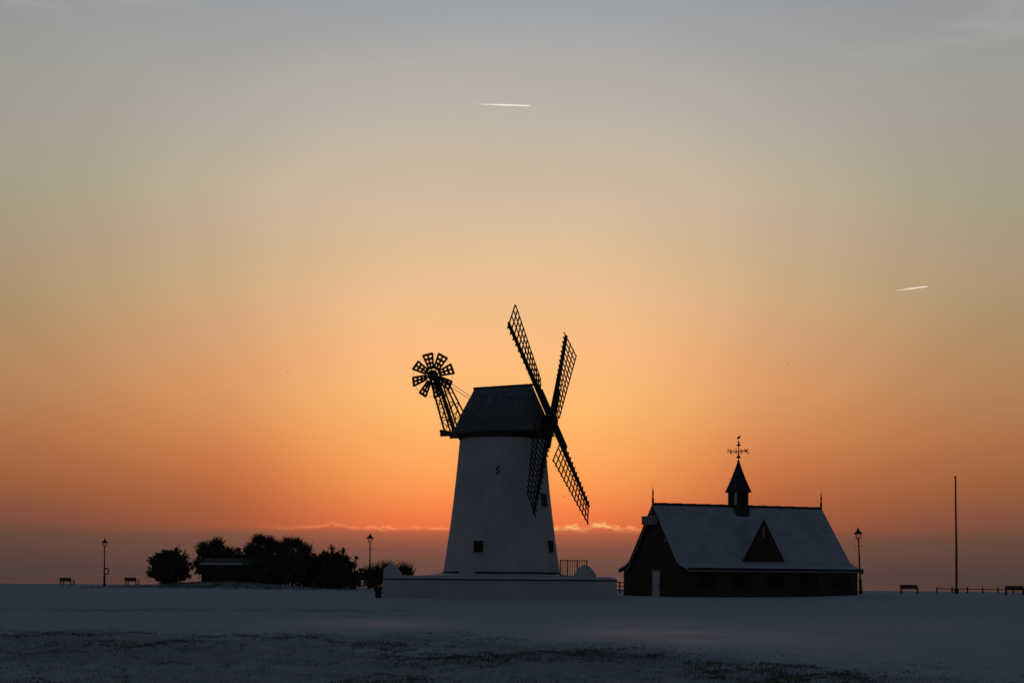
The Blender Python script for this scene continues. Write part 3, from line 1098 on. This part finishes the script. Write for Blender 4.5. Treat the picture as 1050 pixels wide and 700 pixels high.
# weather vane with compass letters (arms turned to face along and across the view)
vane = bpy.data.objects.new('weather_vane', None)
C.objects.link(vane)
vane.parent = house
vane.location = (TX, 0, -0.23)
vane.rotation_euler = (0, 0, -HROT + R(6))
q = MB()
q.lathe([(0.05, 11.9), (0.035, 13.2), (0.015, 13.95), (0.01, 14.05)], 8)
q.lathe([(0.03, 12.15), (0.19, 12.24), (0.22, 12.27), (0.06, 12.40)], 10)
q.lathe([(0.03, 12.42), (0.11, 12.50), (0.03, 12.58)], 10)
q.lathe([(0.03, 13.18), (0.18, 13.27), (0.20, 13.30), (0.05, 13.42)], 10)
q.lathe([(0.02, 13.44), (0.11, 13.53), (0.02, 13.62)], 10)
q.build('rod', M['dark_iron'], vane)
AZ_ = 12.76
q = MB()
q.bar((-0.72, 0, AZ_), (0.72, 0, AZ_), 0.035)
q.bar((0, -0.85, AZ_), (0, 0.85, AZ_), 0.035)
for s in (-1, 1):                       # scrolled brackets at the crossing
    for ph in (0, 1):
        c_ = Vector((s * 0.24, 0, AZ_ + (0.08 if ph else -0.08)))
        q.tube([c_ + Vector((0.09 * math.cos(t * 0.6), 0, 0.09 * math.sin(t * 0.6))) for t in range(11)], 0.028, 5)
q.build('compass_arms', M['dark_iron'], vane)
glyph = {'N': [((-1, -1), (-1, 1)), ((-1, 1), (1, -1)), ((1, -1), (1, 1))],
         'S': [((1, 0.9), (-0.6, 1)), ((-0.6, 1), (-1, 0.5)), ((-1, 0.5), (1, -0.45)), ((1, -0.45), (0.6, -1)), ((0.6, -1), (-1, -0.9))],
         'E': [((-1, -1), (-1, 1)), ((-1, 1), (1, 1)), ((-1, 0), (0.7, 0)), ((-1, -1), (1, -1))],
         'W': [((-1, 1), (-0.5, -1)), ((-0.5, -1), (0, 0.6)), ((0, 0.6), (0.5, -1)), ((0.5, -1), (1, 1))]}
for ch, pos_, side in (('N', (-0.80, 0), (1, 0)), ('S', (0.80, 0), (1, 0)), ('E', (-0.40, 0.85), (1, 0)), ('W', (0.40, -0.85), (1, 0))):
    q = MB()
    hx, hz = (0.125, 0.175) if ch in 'NS' else (0.10, 0.15)
    for (xa, za), (xb, zb) in glyph[ch]:
        q.bar((pos_[0] + xa * hx, pos_[1], AZ_ + za * hz), (pos_[0] + xb * hx, pos_[1], AZ_ + zb * hz), 0.03, 0.045)
    if ch in 'EW':
        q.bar((0, pos_[1], AZ_), (pos_[0], pos_[1], AZ_), 0.03)
    q.build('compass_letter', M['dark_iron'], vane)
q = MB()
q.add([(-0.20, -0.015, 13.86), (0.02, -0.015, 13.80), (0.16, -0.015, 13.98), (0.13, -0.015, 14.14), (0.04, -0.015, 14.06), (-0.10, -0.015, 13.98)] +
      [(-0.20, 0.015, 13.86), (0.02, 0.015, 13.80), (0.16, 0.015, 13.98), (0.13, 0.015, 14.14), (0.04, 0.015, 14.06), (-0.10, 0.015, 13.98)],
      [(0, 1, 2, 3, 4, 5), (11, 10, 9, 8, 7, 6)] + [(i, i + 6, (i + 1) % 6 + 6, (i + 1) % 6) for i in range(6)])
q.build('pointer', M['dark_iron'], vane)
for sx in (-1, 1):
    q = MB()
    q.lathe([(0.10, 7.95), (0.08, 8.2), (0.13, 8.28), (0.05, 8.36), (0.075, 8.7), (0.035, 9.1), (0.006, 9.32)], 8, c=(sx * (RL - 0.05), 0, 0))
    q.build('finial', M['dark_iron'], house)


# ------------------------------------------------------------------ street lamps
def make_lamp(h=5.5):
    t = thing('street_lamp', 'x', 'street lamp', (0, 0, 0), 0, 'old lamps along the green')
    q = MB()
    q.lathe([(0.17, -0.1), (0.17, 0.12), (0.13, 0.2), (0.13, 0.95), (0.16, 1.02), (0.085, 1.15), (0.075, 1.4), (0.06, 3.9), (0.055, 4.42)], 10)
    q.lathe([(0.05, 4.40), (0.10, 4.46), (0.05, 4.52), (0.045, 4.60)], 10)
    q.build('post', M['dark_iron'], t)
    q = MB()
    q.bar((-0.28, 0, 4.02), (0.28, 0, 4.02), 0.035)
    for s in (-1, 1):
        q.lathe([(0.01, -0.05), (0.045, 0), (0.01, 0.05)], 6, c=(s * 0.29, 0, 4.02))
    q.build('ladder_bar', M['dark_iron'], t)
    ln = bpy.data.objects.new('lantern', None)
    C.objects.link(ln)
    ln.parent = t
    ln.location = (0, 0, 4.6)
    q = MB()
    b0, b1, zb, zt = 0.11, 0.25, 0.04, 0.50
    for sx in (-1, 1):
        for sy in (-1, 1):
            q.bar((sx * b0, sy * b0, zb), (sx * b1, sy * b1, zt), 0.03)
    for hw, z in ((b0, zb), (b1, zt)):
        q.bar((-hw, -hw, z), (hw, -hw, z), 0.03)
        q.bar((-hw, hw, z), (hw, hw, z), 0.03)
        q.bar((-hw, -hw, z), (-hw, hw, z), 0.03)
        q.bar((hw, -hw, z), (hw, hw, z), 0.03)
    q.lathe([(0.05, 0.0), (0.11, 0.02), (0.11, 0.05)], 8)
    q.lathe([(0.02, 0.05), (0.04, 0.12), (0.035, 0.2), (0.01, 0.24)], 8)
    q.build('frame', M['dark_iron'], ln)
    q = MB()
    for hx, hy in ((1, 0), (-1, 0), (0, 1), (0, -1)):
        def pt(r, z, s):
            return (hx * r + hy * s * r, hy * r + hx * s * r, z)
        q.add([pt(b0 - 0.004, zb, -1), pt(b0 - 0.004, zb, 1), pt(b1 - 0.004, zt, 1), pt(b1 - 0.004, zt, -1)], [(0, 1, 2, 3)])
    q.build('glass', M['lantern_glass'], ln)
    q = MB()
    q.lathe([(0.40, 0.515), (0.39, 0.55), (0.25, 0.66), (0.16, 0.74), (0.12, 0.80), (0.13, 0.86), (0.05, 0.93), (0.04, 0.98), (0.06, 1.02), (0.015, 1.08), (0.005, 1.2)], 12)
    q.build('lamp_cap', M['dark_iron'], ln)
    return t


lamp_h = 5.8


def lamp_place(px, py_top, py_base, lean=0.0):
    """Distance from the lamp's height in the picture."""
    D = lamp_h * F / (py_base - py_top)
    p = P(px, py_base, D)
    return p, D


lamp0 = make_lamp()
p, D1 = lamp_place(107.0, 550.2, 600.2)
lamp0.location = (p.x, D1, p.z)
lamp0['label'] = 'old lamp with a life ring on its post, beside the round bush at the left'
lamp0.location = (p.x, D1, p.z)
g1 = p.z
p2 = P(379.3, 544.8, 160)
dup(lamp0, (P(379.2, 590, 160).x, 160, p2.z - lamp_h), 0, 'old lamp rising behind the low bushes just left of the white platform')
p3, D3 = lamp_place(882.6, 538.8, 607.3)
dup(lamp0, (p3.x, D3, p3.z), 0, 'old leaning lamp at the right-hand end of the boathouse', ry=-0.050)
# life ring on the left lamp
rg = MB()
rg.tube([(0.06, 0.36 * math.cos(2 * math.pi * i / 24), 0.36 * math.sin(2 * math.pi * i / 24)) for i in range(25)], 0.075, 8)
ring_o = rg.build('life_ring', M['orange_plastic'])
ring_o.location = (lamp0.location.x + 0.19, lamp0.location.y - 0.02, lamp0.location.z + (600.2 - 585.5) * D1 / F)
ring_o.rotation_euler = (0, 0, R(-32))
tag(ring_o, 'life ring hanging on the post of the left lamp', 'life ring')

# ------------------------------------------------------------------ flagpole
D = 172.0
p = P(980.7, 608.6, D)
fp = thing('flagpole', 'tall bare flagpole beside the low post fence', 'flagpole', (p.x, D, p.z))
q = MB()
q.tube([(0, 0, 0), (-0.05, 0, 4.5), (-0.22, 0, 13.1)], [0.12, 0.105, 0.075], 10)
q.build('pole', M['dark_timber'], fp)
q = MB()
q.box((-0.20, -0.20, -0.2), (0.20, 0.20, 0.52))
q.box((-0.26, -0.26, 0.521), (0.26, 0.26, 0.60))
q.build('base', M['dark_timber'], fp)
q = MB()
q.lathe([(0.13, 0), (0.15, 0.04), (0.13, 0.09), (0.02, 0.13)], 10, c=(-0.22, 0, 13.1))
q.build('cap', M['dark_iron'], fp)
q = MB()
q.tube([(0.14, -0.05, 1.1), (-0.10, -0.05, 13.05)], 0.012, 4)
q.build('halyard', M['dark_iron'], fp)


# ------------------------------------------------------------------ benches
def make_bench(L=1.95):
    """Park bench; sits along local x, its back on the +y side."""
    t = thing('park_bench', 'x', 'bench', (0, 0, 0), 0, 'benches along the edge of the green')
    q = MB()
    for i in range(4):
        y = -0.22 + i * 0.125
        q.box((-L / 2, y - 0.05, 0.42), (L / 2, y + 0.05, 0.455))
    q.build('seat', M['dark_timber'], t)
    q = MB()
    for i in range(4):
        z = 0.52 + i * 0.115
        y = 0.245 + (z - 0.45) * 0.22
        q.box((-L / 2, y, z), (L / 2, y + 0.03, z + 0.112))
    q.build('backrest', M['dark_timber'], t)
    for s in (-1, 1):
        for y0, top_ in ((-0.24, 0.66), (0.24, 0.96)):
            q = MB()
            q.bar((s * (L / 2 - 0.08), y0, -0.12), (s * (L / 2 - 0.08), y0 + (0.10 if y0 > 0 else 0), top_), 0.085)
            q.build('leg', M['dark_timber'], t)
        q = MB()
        q.bar((s * (L / 2 - 0.08), -0.30, 0.67), (s * (L / 2 - 0.08), 0.30, 0.67), 0.09, 0.05)
        q.build('armrest', M['dark_timber'], t)
        q = MB()
        q.bar((s * (L / 2 - 0.08), -0.24, 0.2), (s * (L / 2 - 0.08), 0.24, 0.2), 0.05)
        q.build('stretcher', M['dark_timber'], t)
    return t


bench0 = make_bench()
spec_b = [(932.5, 608.3, 170.0, 2.00, 'park bench between the boathouse and the flagpole'),
          (1040.5, 609.6, 165.0, 2.00, 'park bench beside the post fence at the right edge'),
          (69.0, 600.0, 190.0, 2.00, 'park bench left of the lamp with the life ring'),
          (135.5, 599.8, 190.0, 2.00, 'park bench between the lamp with the life ring and the round bush')]
BZ = R(150)
for i, (px, py, D, sc, lab) in enumerate(spec_b):
    p = P(px, py, D)
    if i == 0:
        bench0.location, bench0.rotation_euler, bench0['label'] = p, (0, 0, BZ), lab
    else:
        dup(bench0, p, BZ, lab)


# ------------------------------------------------------------------ fences
def fence(label, px0, px1, n, D, py0, py1, h, rails):
    a, c_ = P(px0, py0, D), P(px1, py1, D)
    t = thing('post_fence', label, 'fence', a)
    d_ = c_ - a
    for i in range(n):
        q = MB()
        o = d_ * (i / (n - 1))
        q.box((o.x - 0.07, o.y - 0.07, o.z - 0.3), (o.x + 0.07, o.y + 0.07, o.z + h + 0.03 * ((i * 7) % 3 - 1)))
        q.build('post', M['dark_timber'], t)
    for z in rails:
        q = MB()
        q.bar((0, -0.08, z), d_ + Vector((0.1, -0.08, z)), 0.05, 0.09)
        q.build('rail', M['dark_timber'], t)


fence('low timber fence of posts and one rail running behind the flagpole', 960.6, 1070.4, 8, 180.0, 608.6, 610.0, 0.86, (0.62,))
fence('small dark rail fence seen in the gap between the white platform and the boathouse', 629.5, 641.5, 3, 150.0, 608.0, 608.2, 1.15, (0.35, 0.72, 1.08))


# ------------------------------------------------------------------ shrubs and trees around the shelter
def crown_mesh(blobs, n, size, rnd, flat=0.6):
    """Leaf faces gathered in many small clumps that are scattered through a set of ellipsoids (cx, cy, cz, rx, ry, rz),
    with leafy sprays breaking the outline and gaps between the outer clumps."""
    q = MB()
    vols = np.array([rx * ry * rz for *_, rx, ry, rz in blobs]) ** 0.75
    vols = vols / vols.sum()

    def leaf(ctr, dd, s):
        out_ = (Vector(dd) + Vector(rnd.normal(size=3)) * flat).normalized()
        sd = out_.cross(Vector(rnd.normal(size=3))).normalized() * s * 0.33
        if ctr.z > 0.03:
            q.add([ctr - out_ * s * 0.5, ctr + sd, ctr + out_ * s * 0.6, ctr - sd], [(0, 1, 2, 3)])

    n_cl = max(30, n // 60)
    for _ in range(n_cl):
        bcx, bcy, bcz, rx, ry, rz = blobs[rnd.choice(len(blobs), p=vols)]
        dd = rnd.normal(size=3)
        dd /= np.linalg.norm(dd)
        r = rnd.random() ** 0.45 * (0.80 + 0.30 * rnd.random())
        ctr = Vector((bcx + dd[0] * rx * r, bcy + dd[1] * ry * r, bcz + dd[2] * rz * r))
        cr = min(rx, rz) * (0.16 + 0.26 * rnd.random())
        for _ in range(40):
            e = rnd.normal(size=3)
            e /= np.linalg.norm(e)
            leaf(ctr + Vector(e) * cr * rnd.random() ** 0.5, e + dd * 0.6, size * (0.45 + 0.8 * rnd.random()))
        # a spray shooting out of the clump
        if r > 0.6 and rnd.random() < 0.55:
            sp_ = (Vector(dd) + Vector((0, 0, 0.5)) + Vector(rnd.normal(size=3)) * 0.35).normalized()
            L__ = cr * (0.9 + 1.3 * rnd.random())
            q.add([ctr + Vector((-0.02, 0, 0)), ctr + Vector((0.02, 0, 0)), ctr + sp_ * L__], [(0, 1, 2)])
            for t in np.linspace(0.3, 1.0, 9):
                leaf(ctr + sp_ * L__ * t + Vector(rnd.normal(size=3)) * 0.05, sp_ + Vector(rnd.normal(size=3)) * 0.6, size * (0.75 - 0.35 * t))
    # inner mass of leaves
    for _ in range(n // 3):
        bcx, bcy, bcz, rx, ry, rz = blobs[rnd.choice(len(blobs), p=vols)]
        dd = rnd.normal(size=3)
        dd /= np.linalg.norm(dd)
        r = 0.82 * rnd.random() ** 0.5
        leaf(Vector((bcx + dd[0] * rx * r, bcy + dd[1] * ry * r, bcz + dd[2] * rz * r)), dd, size * (0.6 + 0.8 * rnd.random()))
    return q


def trunk_mesh(h, r, rnd, spread, n=7):
    q = MB()
    for i in range(n):
        a = rnd.random() * 6.28
        top_ = Vector((math.cos(a) * spread * rnd.random(), math.sin(a) * spread * rnd.random(), h * (0.7 + 0.3 * rnd.random())))
        st = Vector((math.cos(a) * r, math.sin(a) * r, -0.3))
        q.tube([st, st.lerp(top_, 0.5) + Vector(rnd.normal(size=3)) * 0.12, top_], [r, r * 0.6, r * 0.2], 5)
    return q


def shrub(name, label, cat, px, py_base, D, blobs_px, n, size, seed, m='foliage', group='bushes and trees around the shelter', twigs=0):
    """blobs_px: (px, py, half width px, half height px) seen from the camera."""
    rnd = np.random.default_rng(seed)
    base = P(px, py_base, D)
    base.z = max(base.z, 0.0)
    t = thing(name, label, cat, base, 0, group)
    k_ = D / F
    bl = []
    for bpx, bpy_, hw, hh in blobs_px:
        c_ = P(bpx, bpy_, D) - base
        bl.append((c_.x, rnd.normal() * 0.25, c_.z, hw * k_, max(0.8, min(hw, hh * 1.3) * k_), hh * k_))
    crown_mesh(bl, n, size, rnd).build('crown', M[m], t)
    hmax = max(b_[2] + b_[5] for b_ in bl)
    trunk_mesh(hmax * 0.8, 0.07, rnd, max(b_[3] for b_ in bl) * 0.7).build('trunk', M['bark'], t)
    if twigs:
        q = MB()
        for _ in range(twigs):
            bcx, bcy, bcz, rx, ry, rz = bl[rnd.integers(len(bl))]
            a = rnd.normal() * 0.38
            b2 = rnd.normal() * 0.5
            dr = Vector((math.sin(a), math.sin(b2) * 0.6, abs(math.cos(a)))).normalized()
            st = Vector((bcx, bcy, bcz - rz * 0.3)) + Vector((dr.x * rx, dr.y * ry, dr.z * rz)) * (0.45 + 0.4 * rnd.random())
            ln_ = 0.5 + 0.6 * rnd.random()
            en = st + Vector((dr.x * ln_, dr.y * ln_, dr.z * ln_)) + Vector(rnd.normal(size=3)) * 0.12
            q.tube([st, st.lerp(en, 0.5) + Vector(rnd.normal(size=3)) * 0.05, en], [0.028, 0.02, 0.008], 3, False)
        q.build('twigs', M['twig'], t)
    return t


shrub('round_bush', 'round dark bush standing alone on the green left of the shelter', 'bush', 174, 600.5, 172,
      [(173.5, 582, 18.5, 18), (164, 577, 12, 12), (183, 578, 12, 13), (159, 586, 9, 9), (188, 586, 8.5, 10), (176, 570, 10, 9), (174, 593, 20, 8)], 9500, 0.30, 11)
shrub('bare_tree', 'dull wispy tree behind the left half of the snowy shelter roof', 'tree', 222, 599, 186,
      [(220, 566, 14, 11), (208, 566, 8, 9), (222, 561, 9, 7), (213, 580, 12, 12), (232, 570, 10, 8), (204, 584, 4, 10)], 5200, 0.27, 12, 'dull_foliage', twigs=1500)
shrub('hedge_bush', 'low bush behind the middle of the shelter roof', 'bush', 247, 599, 185,
      [(246, 570, 12, 10), (236, 568, 8, 7), (256, 568, 9, 8), (258, 573, 9, 10), (240, 580, 14, 12), (254, 585, 14, 13)], 5200, 0.28, 13)
shrub('bare_tree', 'tall wispy bare tree with an upright fan of twigs behind the shelter', 'tree', 268, 600, 182,
      [(266, 559, 8, 9), (277, 562, 6, 10), (259, 568, 8, 10), (271, 572, 12, 10), (284, 566, 6, 8)], 3000, 0.24, 14, 'dull_foliage', twigs=2600)
shrub('bare_tree', 'tall wispy bare tree just right of the twiggy fan-shaped one', 'tree', 300, 601, 180,
      [(296, 562, 8, 8), (305, 563, 6, 9), (313, 568, 7, 8), (290, 568, 8, 9), (302, 577, 14, 11), (322, 583, 6, 6)], 3200, 0.24, 15, 'dull_foliage', twigs=2400)
shrub('large_bush', 'large dense dark bush in front of the shelter end', 'bush', 292, 604, 170,
      [(292, 586, 24, 15), (276, 575, 15, 10), (264, 580, 10, 10), (303, 573, 13, 9), (318, 574, 9, 9), (276, 588, 14, 13), (308, 584, 18, 15), (290, 575, 18, 10), (284, 596, 20, 7), (312, 597, 20, 7)], 11500, 0.30, 16)
shrub('large_bush', 'dense dark bush between the large bush and the spiky palm bush', 'bush', 326, 604, 171,
      [(324, 582, 15, 14), (334, 579, 12, 12), (322, 594, 20, 10), (336, 592, 16, 12)], 7600, 0.30, 17)


# spiky cabbage palms rising from the right end of the thicket
def palm(label, px, py_base, D, rosettes, blobs, seed):
    rnd = np.random.default_rng(seed)
    base = P(px, py_base, D)
    t = thing('cabbage_palm', label, 'palm', base, 0, 'bushes and trees around the shelter')
    q = MB()
    tr_ = MB()
    k_ = D / F
    for rpx, rpy, rad in rosettes:
        c_ = P(rpx, rpy, D) - base
        c_.y = rnd.normal() * 0.4
        tr_.tube([(c_.x * 0.5, c_.y * 0.3, -0.2), (c_.x * 0.85, c_.y * 0.7, c_.z * 0.55), c_], [0.12, 0.09, 0.07], 6)
        for _ in range(46):
            dr = Vector(rnd.normal(size=3))
            dr.z = abs(dr.z) * 1.0 - 0.25
            dr.normalize()
            ln_ = rad * k_ * (0.75 + 0.5 * rnd.random())
            sd = dr.cross(Vector((0, 0, 1)))
            sd = (sd.normalized() if sd.length > 0.01 else Vector((1, 0, 0))) * 0.075
            mid_ = c_ + dr * ln_ * 0.6
            tip = c_ + dr * ln_ + Vector((0, 0, -0.12 * ln_))
            q.add([c_ - sd * 0.6, c_ + sd * 0.6, mid_ + sd, mid_ - sd, tip], [(0, 1, 2, 3), (3, 2, 4)])
    bl = []
    for bpx, bpy_, hw, hh in blobs:
        c_ = P(bpx, bpy_, D) - base
        bl.append((c_.x, 0.0, c_.z, hw * k_, max(0.7, hw * k_ * 0.8), hh * k_))
    cm = crown_mesh(bl, 7000, 0.34, rnd)
    q.add(cm.v, cm.f)
    q.build('crown', M['foliage'], t)
    tr_.build('trunk', M['bark'], t)
    return t


palm('spiky cabbage palm bush at the right end of the thicket, one branch sticking out', 350, 604.5, 167,
     [(340.5, 564.0, 7.5), (352.5, 567, 7), (347, 571, 8), (333, 568, 6), (357, 574, 7), (365.5, 573.2, 4.6), (343, 574, 8), (360, 582, 7), (329, 571, 6)],
     [(348, 590, 20, 14), (350, 580, 13, 11), (340, 576, 11, 11), (352, 573, 7, 6), (342, 570, 7, 6), (366, 593, 9, 12), (360, 594, 13, 9), (340, 596, 20, 9)], 18)
shrub('low_bush', 'low wispy bush at the left end of the white platform, below the lamp', 'bush', 386, 606, 152,
      [(385, 590, 15, 11), (397, 587, 11, 9), (376, 594, 12, 9), (388, 598, 18, 8)], 3200, 0.21, 19, 'dull_foliage', 'low bushes behind the white platform', 500)
shrub('low_bush', 'small wispy bush behind the white platform, right of its left pier', 'bush', 414, 606, 154,
      [(414, 588, 9, 8), (419, 590, 5.5, 7), (408, 593, 9, 8)], 1700, 0.20, 20, 'dull_foliage', 'low bushes behind the white platform', 320)

# ------------------------------------------------------------------ shelter among the bushes
D = 176.0
p = P(228, 600, D)
SH = thing('park_shelter', 'low dark shelter with a snow-edged roof, half hidden among the bushes', 'shelter', (p.x, D, 0.2))
k_ = D / F


def sx_(px):
    return (px - 228) * k_


ztop = P(228, 580, D).z - 0.2
q = MB()
q.box((sx_(207), 0, -0.3), (sx_(268), 3.0, ztop - 0.02))
q.build('wall', M['dark_timber'], SH)
q = MB()
q.prism([(sx_(204.5), -0.35, ztop), (sx_(204.5), -0.35, ztop + 0.16), (sx_(204.5), 3.2, ztop + 0.95), (sx_(204.5), 3.2, ztop + 0.80)], (sx_(269) - sx_(204.5), 0, 0))
rf = q.build('roof', M['lead'], SH)
q = MB()
q.prism([(sx_(205), -0.37, ztop + 0.165), (sx_(205), -0.33, ztop + 0.26), (sx_(205), 0.05, ztop + 0.31), (sx_(205), 0.05, ztop + 0.255)], (sx_(248) - sx_(205), 0, 0))
q.build('snow_edge', M['snow'], rf)
q = MB()
q.bar((sx_(246), -0.12, 0.55), (sx_(268), -0.12, 0.55), 0.06, 0.07)
for px in (246, 253, 260, 267.5):
    q.bar((sx_(px), -0.12, -0.2), (sx_(px), -0.12, 0.55), 0.06)
q.build('guard_rail', M['grey_paint'], SH)
for px in (207.4, 226, 246, 267):
    q = MB()
    q.box((sx_(px) - 0.07, -0.26, -0.3), (sx_(px) + 0.07, -0.12, ztop + 0.02))
    q.build('post', M['dark_timber'], SH)

# ------------------------------------------------------------------ contrails and birds
def contrail(label, a, c_, D, r):
    A_, B_ = P(a[0], a[1], D), P(c_[0], c_[1], D * 0.99)
    t = MB()
    pts, rad = [], []
    for i in range(41):
        s = i / 40
        pts.append((A_.lerp(B_, s) - A_) + Vector((0, 0, 1.2 * noise.noise(Vector((s * 6, 2, D))))))
        rad.append(r * (0.35 + 0.75 * min(1, s / 0.6) - (0.35 * max(0, (s - 0.6) / 0.4))) * (1 + 0.12 * noise.noise(Vector((s * 15, 5, 1)))))
    rad[-1] = r * 0.35
    t.tube(pts, rad, 10)
    o = t.build('contrail', M['ice_trail'])
    o.location = A_
    tag(o, label, 'contrail', 'contrails in the sky')


contrail('long level sunlit contrail high above the windmill', (480, 106.6), (543.5, 108.5), 9000, 5.0)
contrail('short slanting sunlit contrail high at the right', (912, 298.6), (951.5, 293.6), 9000, 4.5)


def bird(label, px, py, D, rz, span):
    o = MB()
    body = [(0, -0.28, 0), (0, -0.12, 0.02), (0, 0.12, 0.02), (0, 0.34, 0)]
    o.tube(body, [0.02, 0.07, 0.06, 0.015], 6)
    for s in (-1, 1):
        o.add([(0, -0.12, 0.05), (s * span * 0.24, -0.16, 0.17), (s * span * 0.5, 0.02, 0.10), (s * span * 0.25, 0.0, 0.17), (0, 0.08, 0.05),
               (0, -0.12, 0.02), (s * span * 0.24, -0.16, 0.14), (s * span * 0.25, 0.0, 0.14), (0, 0.08, 0.02)],
              [(0, 1, 3, 4), (1, 2, 3), (5, 8, 7, 6), (6, 7, 2), (0, 5, 6, 1), (1, 6, 2), (2, 7, 3), (3, 7, 8, 4)])
    ob = o.build('bird', M['feather'])
    ob.location = P(px, py, D)
    ob.rotation_euler = (R(8), 0, rz)
    tag(ob, label, 'bird', 'gulls in flight')


bird('tiny dark bird in flight in the gap between the tower and the lower right sail', 577.3, 508.6, 420, R(30), 1.3)
bird('tiny distant bird low in the orange sky left of the fantail', 294.8, 380.6, 640, R(-40), 1.3)
bird('tiny distant bird in the sky above the boathouse, right of its turret', 807.2, 372.5, 560, R(70), 1.3)
bird('tiny distant bird in the sky just right of the sails', 629.3, 382.0, 680, R(10), 1.3)
